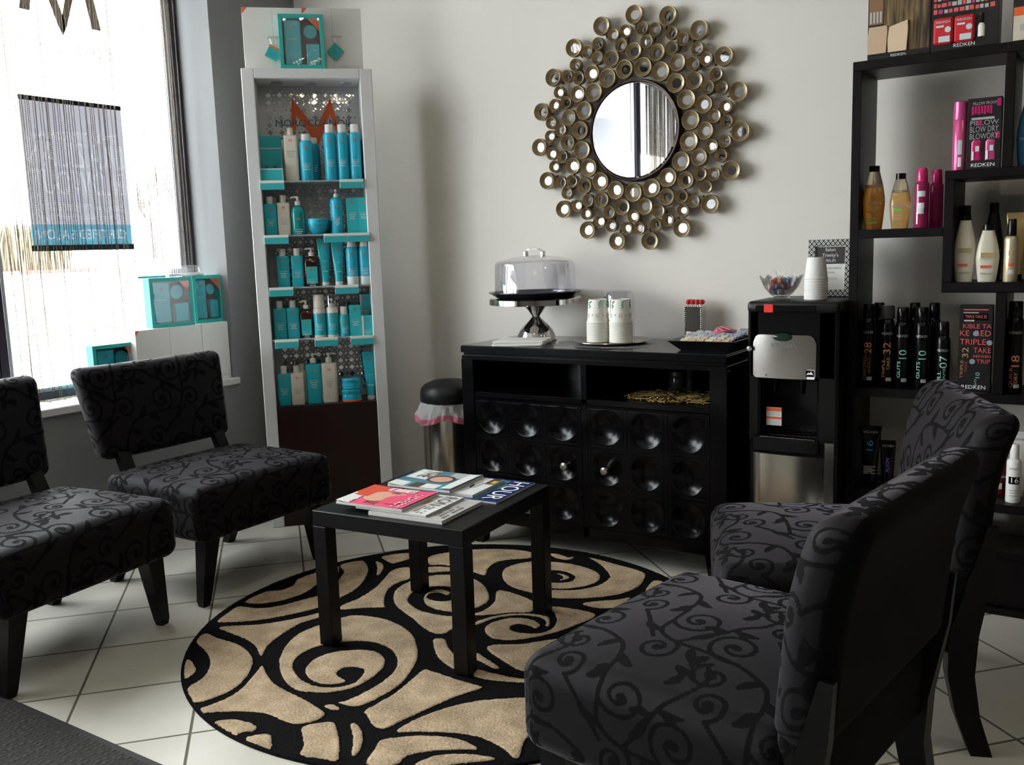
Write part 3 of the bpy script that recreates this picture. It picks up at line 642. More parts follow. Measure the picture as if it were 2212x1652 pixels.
c4=full_back_chair('accent_chair','black damask chair with curved back nearest the camera beside the rug',(-.655,1.720,0),R(-98))
copy_thing(c4,(-.664,2.474,0),R(-68),'black damask chair with curved back between the near chair and the dark shelf unit')

tb=thing('side_table','small square black table with magazines standing on the round rug','table',(-1.8176,2.2838,.0125),.0801)
MB().box(-.275,.275,-.275,.275,.3875,.4375,.0025).obj('table_top',table_m,tb)
for sx in (-1,1):
    for sy in (-1,1):
        x0=sx*.275-(.05 if sx>0 else 0); y0=sy*.275-(.05 if sy>0 else 0)
        MB().box(x0,x0+.05,y0,y0+.05,0,.3875,.002).obj('leg',table_m,tb)
# magazines, in the table's own frame
def magazine(label,x0,x1,y0,y1,z,th,cover,art,ang=0,curl=0):
    c,s=math.cos(.0801),math.sin(.0801); cx,cy=(x0+x1)/2,(y0+y1)/2
    t=thing('magazine',label,'magazine',(-1.8176+c*cx-s*cy,2.2838+s*cx+c*cy,.45+z),.0801+ang,'magazines on the small black table')
    w,h=(x1-x0)/2,(y1-y0)/2
    MB().box(-w,w,-h,h,0,th-.0006,.0006,paper).obj('pages',paper,t)
    k=MB(); nx=24
    zz=lambda x: th-.0004+curl*max(0,(abs(x)/w-.7)/.3)**2
    g=[]
    for i in range(nx+1):
        x=-w+2*w*i/nx
        for y in (-h,h): g.append((x,y,zz(x)))
    k.add(g,[(2*i,2*i+1,2*i+3,2*i+2) for i in range(nx)],cover)
    for kind,m,*a in art:
        if kind=='p': k.add([(u*w,v*h,zz(u*w)+.0003*(1+a[1])) for u,v in a[0]],[tuple(range(len(a[0])))],m)
        if kind=='e':
            u0,v0,ru,rv,lv=a; k.add([(w*(u0+ru*math.cos(2*PI*i/24)),h*(v0+rv*math.sin(2*PI*i/24)),th+.0003*lv) for i in range(24)],[tuple(range(24))],m)
        if kind=='s':
            (u0,u1,v0,v1),nr,nc,lv=a; du=(u1-u0)/nr; dv=(v1-v0)/nc; rn=random.Random(nr*31+nc)
            for r_ in range(nr):
                for c_ in range(nc):
                    if rn.random()<.25: continue
                    x_=w*(u0+du*(r_+.2)); x2=w*(u0+du*(r_+.8)); y_=h*(v0+dv*c_+.1*dv); y2=h*(v0+dv*(c_+rn.uniform(.45,.85)))
                    k.add([(x_,y_,zz(x_)+.0003*(1+lv)),(x2,y_,zz(x2)+.0003*(1+lv)),(x2,y2,zz(x2)+.0003*(1+lv)),(x_,y2,zz(x_)+.0003*(1+lv))],[(0,1,2,3)],m)
        if kind=='t':
            s_,sz,u0,v0,an,wd=a; letter_flat(k,s_,sz,m,u0*w,v0*h,th+.0022,an,wd)
    k.obj('cover',None,t,0)
    return t
Q=lambda a,b,c,d:[(a,c),(b,c),(b,d),(a,d)]
UP=-PI/2
Q4=lambda a,b,c,d:(a,b,c,d)
magazine('thick silver-grey magazine lowest in the front pile on the black table',-.075,.19,-.25,-.02,0,.012,cover_grey,[('s',cover_dark,Q4(.55,.95,-.8,.3),3,9,1)])
magazine('cream fashion magazine sandwiched in the front pile on the black table',-.13,.128,-.24,-.028,.0124,.007,cover_white,[('e',gold_pl,.35,.15,.14,.26,1),('t',cover_dark,'RON',.062,.74,.35,UP,.10),('s',cover_dark,Q4(.5,.85,-.9,-.2),3,7,1)])
magazine('pink and orange-red magazine on top of the front pile',-.203,.045,-.243,-.043,.0198,.009,cover_pink,[('p',cover_red,Q(-1,-.35,-.2,1),0),('p',cover_white,Q(-1,-.62,-1,.05),1),('p',cover_red,Q(-1,-.62,.05,.9),1),('p',cover_white,Q(-.72,.45,.62,.97),1),('p',cover_grey,Q(-.7,-.5,.68,.95),2),('e',skin_print,-.2,-.05,.42,.55,3),('e',skin_print,.12,.08,.36,.40,4),('e',cover_pink,.38,-.2,.34,.5,5),('e',cover_dark,.05,.38,.16,.05,6),('s',cover_pink,Q4(-.48,.2,.45,.97),4,8,3),('s',cover_dark,Q4(-.9,-.6,-.9,-.1),4,7,3),('s',cover_white,Q4(.55,.85,-.9,.6),3,8,6),('s',cover_dark,Q4(-.3,.1,-.9,-.6),3,4,4),('s',cover_red,Q4(.25,.5,.55,.9),3,4,3)],0,.004)
magazine('dark blue magazine with large white HOUR title beside the rear pile',.0,.229,-.002,.262,0,.007,cover_navy,[('p',cover_teal,Q(-.2,.3,-.9,.9),0),('e',cover_teal,.2,.3,.3,.3,1),('t',white_ink,'HOUR',.085,.66,0,UP,.22)])
magazine('white and grey magazine under the teal one in the rear pile',-.124,.136,.012,.218,.0072,.0105,cover_white,[('e',cover_grey,.45,-.25,.14,.5,1),('e',cover_grey,.6,.1,.1,.4,1),('p',cover_dark,Q(.72,.98,.3,.97),2),('p',mat('printed_yellow',(.6,.45,.05),.4),Q(.84,.98,.4,.72),3)])
magazine('teal and white magazine with a portrait cover topping the rear pile',-.185,.058,.0,.215,.018,.008,cover_teal,[('p',cover_white,Q(-.95,-.3,-.1,.95),0),('p',cover_white,Q(-1,-.5,-1,-.5),0),('p',cover_grey,Q(.15,.7,.35,.97),0),('p',cover_white,Q(0,.5,-.97,-.5),0),('p',cover_dark,Q(-.35,0,-.97,-.45),1),('e',cover_dark,.12,.1,.42,.42,1),('e',skin_print,.14,.06,.33,.32,2),('p',cover_white,Q(.62,.97,-.9,.9),3),('s',cover_dark,Q4(.64,.95,-.85,.85),3,12,4),('t',cover_dark,'THE',.07,-.52,.45,UP,.085)],0,.004)
# ---------------------------------------------------------------- cabinet and what stands on it
TOP=.842
cb=thing('sideboard','black lacquered sideboard with dished square door panels against the wall','sideboard',(-1.716,3.33,0)); off=(-1.716,3.33,0)
b=MB().box(-2.292,-1.14,3.094,3.56,.812,.838,.003).box(-2.282,-1.150,3.104,3.56,.80,.813)
b.box(-2.290,-1.142,3.098,3.56,.782,.801,.002)
b.box(-2.288,-2.262,3.105,3.555,.10,.785).box(-1.170,-1.144,3.105,3.555,.10,.785)
b.box(-2.292,-2.232,3.096,3.13,.10,.785,.002).box(-1.205,-1.140,3.096,3.13,.10,.785,.002)
b.box(-1.727,-1.703,3.10,3.55,.10,.785).box(-2.235,-1.205,3.10,3.55,.628,.650,.0015).box(-2.235,-1.205,3.10,3.55,.10,.142,.002).box(-2.28,-1.15,3.545,3.556,.10,.785)
b.obj('carcass',black_wood,cb,off=off)
MB().box(-2.288,-1.144,3.096,3.558,.838,.842,.0012).obj('glass_top',black_top,cb,off=off)
for x in (-2.245,-1.187):
    for y in (3.13,3.52): MB().bar([(x,y,.10,.075,.06),(x,y,0,.05,.045)]).obj('foot',black_wood,cb,off=off)
def door(x0,x1,z0,z1,yf):
    nx=int((x1-x0)/.0042); nz=int((z1-z0)/.0042); X,Z=np.meshgrid(np.linspace(x0,x1,nx+1),np.linspace(z0,z1,nz+1))
    cw=(x1-x0)/3; chh=(z1-z0)/3; lx=((X-x0)%cw)-cw/2; lz=((Z-z0)%chh)-chh/2
    r=np.hypot(lx,lz)/.066; D=.0150*np.clip(1-r**2.3,0,1)
    for a,l in ((lx,cw),(lz,chh)):
        D=np.maximum(D,np.where(np.abs(np.abs(a)-l/2+.009)<.0020,.0009,0))
    Y=yf+D; V=[(a,b_,c) for a,b_,c in zip(X.ravel(),Y.ravel(),Z.ravel())]; w=nx+1
    Fq=[(j*w+i,j*w+i+1,(j+1)*w+i+1,(j+1)*w+i) for j in range(nz) for i in range(nx)]
    m_=MB().add(V,Fq); m_.box(x0,x1,yf+.0255,yf+.03,z0,z1)
    for q in (0,):
        m_.add([(x0,yf,z0),(x0,yf+.026,z0),(x0,yf+.026,z1),(x0,yf,z1)],[(0,1,2,3)]); m_.add([(x1,yf,z0),(x1,yf+.026,z0),(x1,yf+.026,z1),(x1,yf,z1)],[(3,2,1,0)])
        m_.add([(x0,yf,z1),(x1,yf,z1),(x1,yf+.026,z1),(x0,yf+.026,z1)],[(0,1,2,3)]); m_.add([(x0,yf,z0),(x1,yf,z0),(x1,yf+.026,z0),(x0,yf+.026,z0)],[(3,2,1,0)])
    return m_
for x0,x1,kx in ((-2.230,-1.729,-1.802),(-1.701,-1.207,-1.624)):
    d=door(x0,x1,.144,.626,3.099).obj('door',black_wood,cb,off=off)
    MB().lathe([(.006,0),(.006,.012),(.008,.015),(.015,.022),(.0168,.028),(.014,.034),(.003,.0365)],24,M=Matrix.Translation((kx,3.1125,.379))@Matrix.Rotation(PI/2,4,'X')).obj('knob',nickel,d,off=off)
# gold twig place mat and jar inside the open compartment
gm_=mat('gold_wire',(.50,.36,.15),.4,.8); pm_=MB(); rn=random.Random(3)
for i in range(190):
    a=rn.uniform(0,2*PI); r0=rn.uniform(.0,.12); x,y=-1.395+r0*1.15*math.cos(a),3.235+r0*.9*math.sin(a); pts=[(x,y,.655)]; h=a+rn.uniform(-.6,.6)
    for k in range(4): h+=rn.uniform(-.7,.7); x+=.022*math.cos(h); y+=.020*math.sin(h); pts.append((min(max(x,-1.57),-1.215),min(max(y,3.105),3.40),.655+.012*rn.random()))
    pm_.tube(pts,.0016,4)
tag(pm_.obj('place_mat',gm_),'gold twig-pattern place mat poking out of the open sideboard compartment','place mat')
jt=thing('candle_jar','small dark jar standing behind the gold place mat in the sideboard','jar',(-1.47,3.44,.651))
MB().lathe([(.034,0),(.036,.004),(.036,.05),(.032,.06)],24).obj('body',mat('dim_green_glass',(.03,.05,.035),.1,trans=.4),jt); MB().lathe([(.034,.06),(.034,.075),(.01,.078)],24).obj('lid',mat('dark_tin',(.06,.04,.03),.4,.6),jt)
# cake stand, tray, dome
cs=thing('cake_stand','polished steel cake stand with hourglass foot on the sideboard','cake stand',(-2.085,3.365,TOP))
MB().lathe([(.087,0),(.088,.004),(.083,.010),(.0795,.026),(.070,.045),(.055,.062),(.036,.080),(.022,.094),(.0165,.102)],40).obj('foot',chrome,cs)
MB().lathe([(.0165,.102),(.021,.110),(.034,.128),(.049,.146),(.062,.160)],40).obj('stem',chrome,cs)
MB().lathe([(.072,.158),(.180,.160),(.190,.155),(.196,.157),(.196,.178),(.190,.184),(.03,.184)],56).obj('plate',chrome,cs)
tr=thing('serving_tray','round dark tray lying on the steel cake stand','tray',(-2.085,3.365,TOP+.1845))
MB().lathe([(.15,0),(.165,.002),(.194,.020),(.199,.022),(.198,.0245),(.190,.022),(.160,.006),(.01,.005)],56).obj('dish',mat('dark_tray',(.03,.03,.034),.22,.5),tr)
MB().lathe([(.05,.0055),(.05,.0075),(.01,.0078)],32).obj('doily',mat('pale_yellow_doily',(.55,.52,.30),.7),tr)
dm=thing('cake_dome','clear acrylic cake cover resting on the dark tray','cake cover',(-2.085,3.365,TOP+.195))
P_=[(.176,0),(.1755,.012),(.172,.012),(.1685,.128),(.162,.138),(.148,.145),(.10,.156),(.03,.165)]
MB().lathe(P_,56,cap=False).obj('cover',dome_m,dm)
MB().lathe([(.1755,0),(.177,.003),(.177,.010),(.1745,.012)],56,cap=False).obj('rim',clear_mat('blue_tinted_edge',(.55,.55,.78),.15,.05,.5),dm)
hn=MB(); hn.tube([(-.044,0,.16),(-.043,0,.176),(-.034,0,.187),(-.015,0,.192),(.015,0,.192),(.034,0,.187),(.043,0,.176),(.044,0,.16)],.0045,8); hn.obj('handle',crystal,dm)
for sx in (-1,1): MB().box(sx*.043-.008,sx*.043+.008,-.011,.011,.160,.182,.003).obj('handle_mount',white_pl if sx<0 else steel,dm)
# napkins
for k in range(7):
    n_=MB().box(-.105,.105,-.083,.083,0,.0026,.0012).obj('paper_napkin',white_card)
    n_.location=(-2.055+rn.uniform(-.004,.004),3.205+rn.uniform(-.004,.004),TOP+.0005+k*.0028); n_.rotation_euler=(0,0,.30+rn.uniform(-.05,.05))
    tag(n_,'topmost white paper napkin in the stack in front of the cake stand' if k==6 else 'white paper napkin within the stack in front of the cake stand','napkin','white napkins in front of the cake stand')
# silver plate, doily, cups, glass mug
dl_=MB(); out=[]
for i in range(44):
    a=2*PI*i/44; out.append((-1.72+(.20+.02*math.sin(7*a)+rn.uniform(-.012,.012))*1.12*math.cos(a),3.30+(.145+.02*math.sin(5*a)+rn.uniform(-.012,.012))*math.sin(a)))
dl_.prism(out,TOP+.0004,TOP+.0012,plane='xy'); tag(dl_.obj('lace_doily',film_mat('sheer_lace',(.55,.56,.56),.4,.22),smooth=0),'sheer irregular lace doily under the silver plate on the sideboard','doily')
sp=MB().lathe([(.10,0),(.135,.002),(.150,.009),(.155,.010),(.154,.012),(.134,.006),(.01,.005)],56); o_=sp.obj('silver_plate',mat('tarnished_silver',(.50,.46,.40),.18,1)); o_.location=(-1.715,3.345,TOP+.0014); tag(o_,'round silver plate under the paper cups on the sideboard','plate')
cup_white=mat('paper_cup_white',(.72,.70,.64),.6); flower=mat('pink_cup_print',(.42,.20,.22),.6); leafp=mat('green_cup_print',(.18,.40,.30),.6)
def paper_cup():
    t=thing('paper_cup','cup','paper cup',(0,0,0),0,'flowered paper cups upside down on the silver plate')
    MB().lathe([(.0445,.002),(.0375,.092),(.036,.0945),(.034,.0945),(.034,.090),(.01,.090)],32).obj('body',cup_white,t)
    MB().lathe([(.0445,0),(.0472,.0015),(.0478,.004),(.0472,.0065),(.0440,.007)],32).obj('rim',cup_white,t)
    return t
def cup_print(t):
    p=MB(); rr=lambda z:.0447-.0070*z/.09
    def dot(a,z,r_,m_,sz=1): p.sphere((rr(z)*math.sin(a),-rr(z)*math.cos(a),z),r_,m_,sz=sz,n=7,k=5)
    for k in range(6):
        a=2*PI*k/6+.2
        for j in range(6):
            b_=2*PI*j/6; dot(a+.17*math.cos(b_),.031+.0075*math.sin(b_),.0015,flower,1.5)
        dot(a,.031,.0016,leafp)
        for z,da,r_ in ((.034,.52,.003),(.062,.12,.0035),(.068,.20,.0045),(.074,.10,.004),(.082,.16,.0045),(.087,.30,.004)): dot(a+da,z,r_,leafp,.75)
    p.obj('flower_print',None,t)
c0=paper_cup(); first=True
for sname,cx,cy in (('beside the glass mug handle',-1.760,3.315),('nearer the mirrored box',-1.664,3.325)):
    for k in range(13):
        lab=('topmost flowered paper cup of the stack ' if k==12 else 'lowest paper cup of the stack ' if k==0 else 'paper cup rim within the stack ')+sname
        loc=(cx,cy,TOP+.0075+k*.0064)
        if first: c0.location=loc; c0['label']=lab; first=False
        else:
            t_=copy_thing(c0,loc,0.02*k,lab)
            if k==12: cup_print(t_)
jg=thing('glass_mug','clear glass mug standing upside down behind the paper cups','mug',(-1.735,3.452,TOP+.0135),-.3)
MB().lathe([(.060,0),(.063,.002),(.064,.16),(.060,.180),(.050,.190),(.01,.191)],40,cap=False).obj('body',dome_m,jg)
MB().tube([(-.060,0,.05),(-.085,0,.06),(-.098,0,.095),(-.09,0,.13),(-.062,0,.145)],.006,8).obj('handle',dome_m,jg)
# mirrored box with red matches
mbx=thing('mirrored_box','small upright mirrored box with beaded silver edges at the wall','box',(-1.425,3.515,TOP),0)
MB().box(-.034,.034,-.026,.026,.0005,.142,.001).obj('body',mirror_m,mbx)
bd=MB()
for z in np.linspace(.006,.138,17):
    for x in (-.034,.034): bd.sphere((x,-.027,z),.0048,n=8,k=5)
for x in np.linspace(-.030,.030,8):
    for z in (.139,): bd.sphere((x,-.027,z),.0048,n=8,k=5)
bd.obj('beaded_edge',mat('beaded_silver',(.55,.55,.53),.25,.9),mbx)
for k in range(9):
    x,y=-1.425-.026+.0185*(k%4)-.001*(k//4),3.515-.016+.016*(k//4)
    m_=thing('match_bundle','red-topped stick packed in the mouth of the small mirrored box','match',(x,y,TOP+.1425),0,'red tips in the mirrored box')
    MB().lathe([(.002,0),(.002,.012)],8).obj('stick',cream_pl,m_); MB().sphere((0,0,.014),.0095,sz=1.1,n=10,k=6).obj('head',red_print,m_)
# square tray with tea packets
ty=thing('tea_tray','square black tray with flared rim holding tea packets on the sideboard','tray',(-1.268,3.285,TOP),.02)
hw=.125
def sq(h,z): return [(-h,-h,z),(h,-h,z),(h,h,z),(-h,h,z)]
MB().loft([sq(.088,0),sq(.092,.003),sq(hw,.036),sq(hw+.004,.038),sq(hw-.002,.038),sq(.088,.008),sq(.02,.006)]).obj('dish',mat('black_ceramic',(.010,.010,.011),.15),ty)
pk=[mat('tan_packet',(.50,.38,.26),.6),mat('cream_packet',(.62,.55,.42),.6),mat('blue_grey_packet',(.30,.34,.45),.6),mat('grey_packet',(.45,.45,.45),.6)]
pn=['tan','cream','blue-grey','pale grey']
for r_ in range(5):
    for c_ in range(6):
        kind=(0,1,2,2,3)[r_] if (c_+r_)%3 else (1,0,3,3,2)[r_]
        g=MB(); g.box(-.015,.015,-.024,.024,0,.004,.0018)
        o_=g.obj('tea_packet',pk[kind]); o_.location=(-1.268-.082+.0325*c_+rn.uniform(-.002,.002),3.285-.082+.040*r_,TOP+.030+.0035*r_); o_.rotation_euler=(.35,rn.uniform(-.08,.08),rn.uniform(-.06,.06))
        tag(o_,'%s tea packet in row %s of the square black tray'%(pn[kind],('nearest the viewer','second','third','fourth','last')[r_]) if r_ else '%s tea packet in the front row of the square black tray'%pn[kind],'tea packet','tea packets in the black tray')
for k in range(4):
    o_=MB().box(-.02,.02,-.028,.028,0,.004,.0018).obj('sweetener_packet',mat('pink_packet',(.62,.20,.27),.55)); o_.location=(-1.275+.012*k,3.36+.006*k,TOP+.052+.004*k); o_.rotation_euler=(.2,.05*k,.4*k)
    tag(o_,'pink sweetener packet heaped on the tea packets','packet','pink packets on the tea tray')
sn=thing('snack_cup','small white dish with brown packets beside the water cooler','dish',(-1.178,3.452,TOP),0)
MB().lathe([(.026,0),(.030,.002),(.042,.055),(.044,.058),(.041,.057),(.028,.006),(.01,.005)],28).obj('dish',white_pl,sn); MB().box(-.022,.022,-.012,.012,.03,.085,.004,M=Matrix.Rotation(.3,4,'Y')).obj('packet',mat('brown_packet',(.30,.09,.05),.5),sn)
# ---------------------------------------------------------------- sunburst mirror
mr_=thing('sunburst_mirror','round wall mirror ringed by many small gold discs with mirrored centres','mirror',(-1.697,3.545,1.692))
RX=Matrix.Rotation(PI/2,4,'X')     # lathe axis to -y
MB().lathe([(.02,.016),(.186,.016),(.1935,.011)],72,M=RX).obj('glass',mirror_m,mr_,18)
MB().lathe([(.1935,.008),(.195,.016),(.199,.017),(.2025,.012),(.2025,-.012),(.19,-.014)],72,cap=False,M=RX).obj('rim',bronze,mr_)
MB().lathe([(.205,-.012),(.205,-.022),(.02,-.022)],40,M=RX).obj('backing',black_sat,mr_)
ring_v={}
def ring_mesh(Rr):
    if Rr not in ring_v:
        q=MB().lathe([(Rr*.48,-.012),(Rr*.48,.000),(Rr*.56,.002),(Rr*.76,.008),(Rr*.91,.0165),(Rr*.96,.0172),(Rr,.013),(Rr,-.006),(Rr*.93,-.012)],30,cap=False,M=RX).obj('disc',gold_ring)
        d=MB().lathe([(.001,.0015),(Rr*.50,.0015)],20,M=RX).obj('disc_mirror',mirror_m); ring_v[Rr]=(q.data,d.data); bpy.data.objects.remove(q); bpy.data.objects.remove(d)
    return ring_v[Rr]
for nm,rad,ph,Rr in (('outer_disc',.4503,88.96,.0375),('inner_disc',.2472,79.68,.0385),('middle_disc',.3089,70.17,.0345),('small_disc',.3441,79.55,.0275),('small_disc',.3936,83.53,.0262),('small_disc',.3927,75.38,.0262)):
    for k in range(19):
        a=R(ph-360/19*k); a_,b_=ring_mesh(Rr)
        o1=bpy.data.objects.new(nm,a_); C.objects.link(o1); o1.parent=mr_; o1.location=(rad*math.cos(a),0,rad*math.sin(a)); o1.rotation_euler=(rn.uniform(-.05,.05),0,rn.uniform(-.05,.05))
        o2=bpy.data.objects.new('disc_mirror',b_); C.objects.link(o2); o2.parent=o1; o2.rotation_euler=(rn.uniform(-.13,.13),0,rn.uniform(-.16,.16))
wr=MB()
for k in range(19):
    for ph,r0,r1 in ((88.96,.40,.4503),(75.4,.30,.40),(83.5,.30,.40)):
        a=R(ph-360/19*k); wr.tube([(r0*math.cos(a),.008,r0*math.sin(a)),(r1*math.cos(a),.008,r1*math.sin(a))],.003,6)
wr.obj('wire_frame',bronze,mr_)
# ---------------------------------------------------------------- waste bin
bn=thing('waste_bin','brushed steel waste bin with black dome lid beside the sideboard','waste bin',(-2.585,3.385,0))
MB().lathe([(.121,0),(.123,.005),(.123,.50),(.121,.52)],56).obj('body',steel,bn); MB().lathe([(.124,0),(.126,.01),(.124,.03)],56).obj('base_ring',black_pl,bn)
MB().lathe([(.128,.545),(.131,.552),(.131,.585),(.126,.608),(.110,.626),(.075,.640),(.02,.645)],56).obj('lid',black_sat,bn)
bgm=film_mat('thin_bin_liner',(.72,.72,.74),.35,.72); bgp=film_mat('pink_liner_hem',(.80,.28,.36),.35,.85)
def skirt(z0,z1,m,name,k0,k1):
    q=MB(); rings=[]
    for i in range(13):
        t=i/12; z=z0+(z1-z0)*t; ring=[]
        for j in range(96):
            a=2*PI*j/96; am=(k0+(k1-k0)*t)
            rq=.1245+am*(.6+.4*math.sin(a*3+1))+(.14*am*math.sin(a*17+z*40)+.10*am*math.sin(a*29-z*60)); ring.append((rq*math.cos(a),rq*math.sin(a),z+.010*(t if k0<.01 else 1)*math.sin(a*5+.5)))
        rings.append(ring)
    q.loft(rings,m,False); return q.obj(name,m,bn)
skirt(.556,.490,bgm,'bin_liner',.0,.040); skirt(.490,.464,bgp,'liner_hem',.040,.044)
# ---------------------------------------------------------------- water cooler
wc=thing('water_cooler','black and steel floor-standing water cooler between sideboard and shelf unit','water cooler',(-.932,3.315,0)); off=(-.932,3.315,0)
X0,X1,Y0,Y1=-1.088,-.778,3.155,3.475
b=MB().box(X0,X1,Y0+.15,Y1,.01,1.0,.012).box(X0,X1,Y0,Y1,.01,.545,.012).box(X0,X0+.045,Y0,Y1,.53,1.0,.008).box(X1-.07,X1,Y0,Y1,.53,1.0,.008).box(X0,X1,Y0,Y1,.755,1.0,.012)
b.obj('body',black_pl,wc,off=off)
MB().box(X0-.002,X1+.002,Y0-.006,Y1,.985,1.026,.014,seg=3).obj('lid',black_sat,wc,off=off)
MB().box(X0+.03,X1-.075,Y0-.009,Y0,.990,1.012,.002).obj('handle_slot',black_pl,wc,off=off)
MB().box(-1.027,-.995,Y0-.0115,Y0-.005,.988,1.016,.001).obj('red_switch',mat('red_switch',(.75,.03,.02),.4),wc,off=off)
def rrect(x0,x1,z0,z1,rt_,rb):
    P=[]
    for cx,cz,r,a0 in ((x1-rt_,z1-rt_,rt_,0),(x0+rt_,z1-rt_,rt_,90),(x0+rb,z0+rb,rb,180),(x1-rb,z0+rb,rb,270)):
        for k in range(7): a=R(a0+15*k); P.append((cx+r*math.cos(a),cz+r*math.sin(a)))
    return P
pn_=MB(); pl=rrect(-1.066,-.850,.762,.912,.028,.008); zc=.837; bul=lambda x: -.004-.012*(1-((x+.958)/.108)**2)
cols=np.linspace(-1.066,-.850,25)
def span(x):
    t,b_=.912,.762
    for cx,sg in ((-.878,1),(-1.038,-1)):
        if (x-cx)*sg>0: t=.912-.028+math.sqrt(max(0,.028**2-(x-cx)**2))
    for cx,sg in ((-.858,1),(-1.058,-1)):
        if (x-cx)*sg>0: b_=.762+.008-math.sqrt(max(0,.008**2-(x-cx)**2))
    return b_,t
rg=[]
for x in cols:
    b_,t=span(x); y=Y0+bul(x); rg.append([(x,Y0+.004,b_),(x,y,b_),(x,y,t),(x,Y0+.004,t)])
fp=pn_.loft(rg).obj('front_panel',steel,wc,off=off)
t_=MB(); letter(t_,'SELF CLEAN',.017,None,-.955,Y0-.0163,.876,width=.088); t_.obj('lettering',mat('embossed_grey',(.22,.22,.22),.4,.5),fp,off=off)
t_=MB()
for x in (-1.018,-.914): t_.prism([(x-.004,.776),(x+.004,.776),(x,.768)],Y0-.0155,Y0-.010)
t_.obj('tap_marks',MATS['embossed_grey'],fp,off=off)
ov=MB().lathe([(.033,0),(.033,.006),(.028,.009),(.01,.0092)],32,sy=.42,M=Matrix.Translation((-.960,Y0-.012,.905))@RX); ov.obj('badge',mat('dark_green_badge',(.01,.03,.015),.2),wc,off=off)
es=MB().box(-.885,-.853,Y0-.0095,Y0-.0078,.763,.795,0,white_ink).box(-.8835,-.8545,Y0-.0100,Y0-.009,.7715,.7935,0,black_pl)
es.prism([(-.880,.778),(-.874,.786),(-.869,.784),(-.864,.790),(-.857,.779),(-.869,.780)],Y0-.0106,Y0-.0099,white_ink); es.obj('energy_label',None,wc,0,off=off)
MB().box(X0+.045,X1-.07,Y0+.146,Y0+.151,.548,.757).obj('niche_panel',black_sat,wc,off=off)
ws=MB().box(-1.075,-1.021,Y0+.143,Y0+.1465,.588,.652,0,white_card).box(-1.075,-1.021,Y0+.1422,Y0+.1432,.638,.652,0,orange).box(-1.075,-1.021,Y0+.1422,Y0+.1432,.610,.619,0,orange)
for k in range(3): ws.box(-1.071,-1.025,Y0+.1422,Y0+.1432,.624+.0045*k,.6262+.0045*k,0,grey_print)
for k in range(4): ws.box(-1.071,-1.025,Y0+.1422,Y0+.1432,.591+.0045*k,.5932+.0045*k,0,grey_print)
w_=ws.obj('warning_label',None,wc,0,off=(off[0]-.045,off[1]+.11,off[2]))
for x in (-1.01,-.915): MB().lathe([(.012,.06),(.012,.02),(.008,.0)],16,c=(x,Y0+.07,.70)).obj('tap',black_pl,wc,off=off)
gr=MB()
for k in range(11): gr.box(X0+.05+.018*k,X0+.056+.018*k,Y0-.004,Y0+.14,.547,.553,.001)
for y in (Y0,Y0+.045,Y0+.09,Y0+.135): gr.box(X0+.045,X1-.075,y-.003,y+.003,.546,.5535,.001)
gr.obj('drip_grille',chrome,wc,off=off)
MB().box(X0+.02,X1-.06,Y0-.014,Y0+.004,.500,.552,.006).obj('drip_tray_lip',black_pl,wc,off=off)
cv=[]; 
for i in range(17):
    t=i/16; x=-1.064+.262*t; cv.append((x,Y0-.004-.016*math.sin(PI*min(1,t*1.02))**.5))
lp=MB(); lp.loft([[(x,y,z) for x,y in cv]+[(x,Y0+.003,z) for x,y in reversed(cv)] for z in (.05,.495)]); lp.obj('lower_door',steel,wc,off=off)
MB().bar([(-.800,Y0-.004,.05,.03,.014),(-.800,Y0-.004,.548,.03,.014)]).obj('door_edge',steel,wc,off=off)
MB().lathe([(.005,0),(.005,.008),(.009,.012),(.009,.016),(.002,.017)],14,M=Matrix.Translation((X0+.012,Y0,.862))@RX).obj('knob',nickel,wc,off=off)
CT=1.0265
bw=thing('candy_bowl','scalloped cut-glass bowl full of wrapped sweets on the water cooler','bowl',(-1.012,3.285,CT))
bp=[(.030,0),(.032,.004),(.026,.008),(.040,.018),(.060,.042),(.071,.068),(.074,.078)]
rings=[]
for r,z in bp+[(.071,.078),(.056,.042),(.036,.020),(.012,.014)]:
    rings.append([(r*(1+.05*(z/.078)*math.cos(10*2*PI*j/60))*math.cos(2*PI*j/60),r*(1+.05*(z/.078)*math.cos(10*2*PI*j/60))*math.sin(2*PI*j/60),z+.006*(z/.078)**3*math.cos(10*2*PI*j/60)) for j in range(60)])
MB().loft(rings,None,False).obj('glass',crystal,bw)
cm=[mat('candy_red',(.55,.06,.08),.35),mat('candy_white',(.72,.68,.70),.35),mat('candy_pink',(.62,.25,.32),.35),mat('candy_blue',(.12,.28,.55),.35),mat('candy_orange',(.65,.20,.06),.35)]; cn=['red','white','pink','blue','orange']
for k in range(26):
    lay=0 if k<7 else 1 if k<18 else 2; rr=(.020,.038,.040)[lay]*(.55+.45*((k*7)%5)/4); a=k*2.4; i=(k*3+k//4)%5
    t=thing('wrapped_candy','%s wrapped sweet in the cut-glass bowl'%cn[i],'sweet',(-1.012+rr*math.cos(a),3.285+rr*math.sin(a),CT+(.026,.045,.064)[lay]),a,'wrapped sweets in the glass bowl')
    MB().sphere((0,0,0),.0115,n=10,k=7).obj('sweet',cm[i],t); w_=MB()
    for sx in (-1,1): w_.lathe([(.002,0),(.008,.010),(.001,.0105)],7,sy=.35,M=Matrix.Translation((sx*.0105,0,0))@Matrix.Rotation(sx*PI/2,4,'Y'))
    w_.obj('wrapper_twist',cm[1],t)
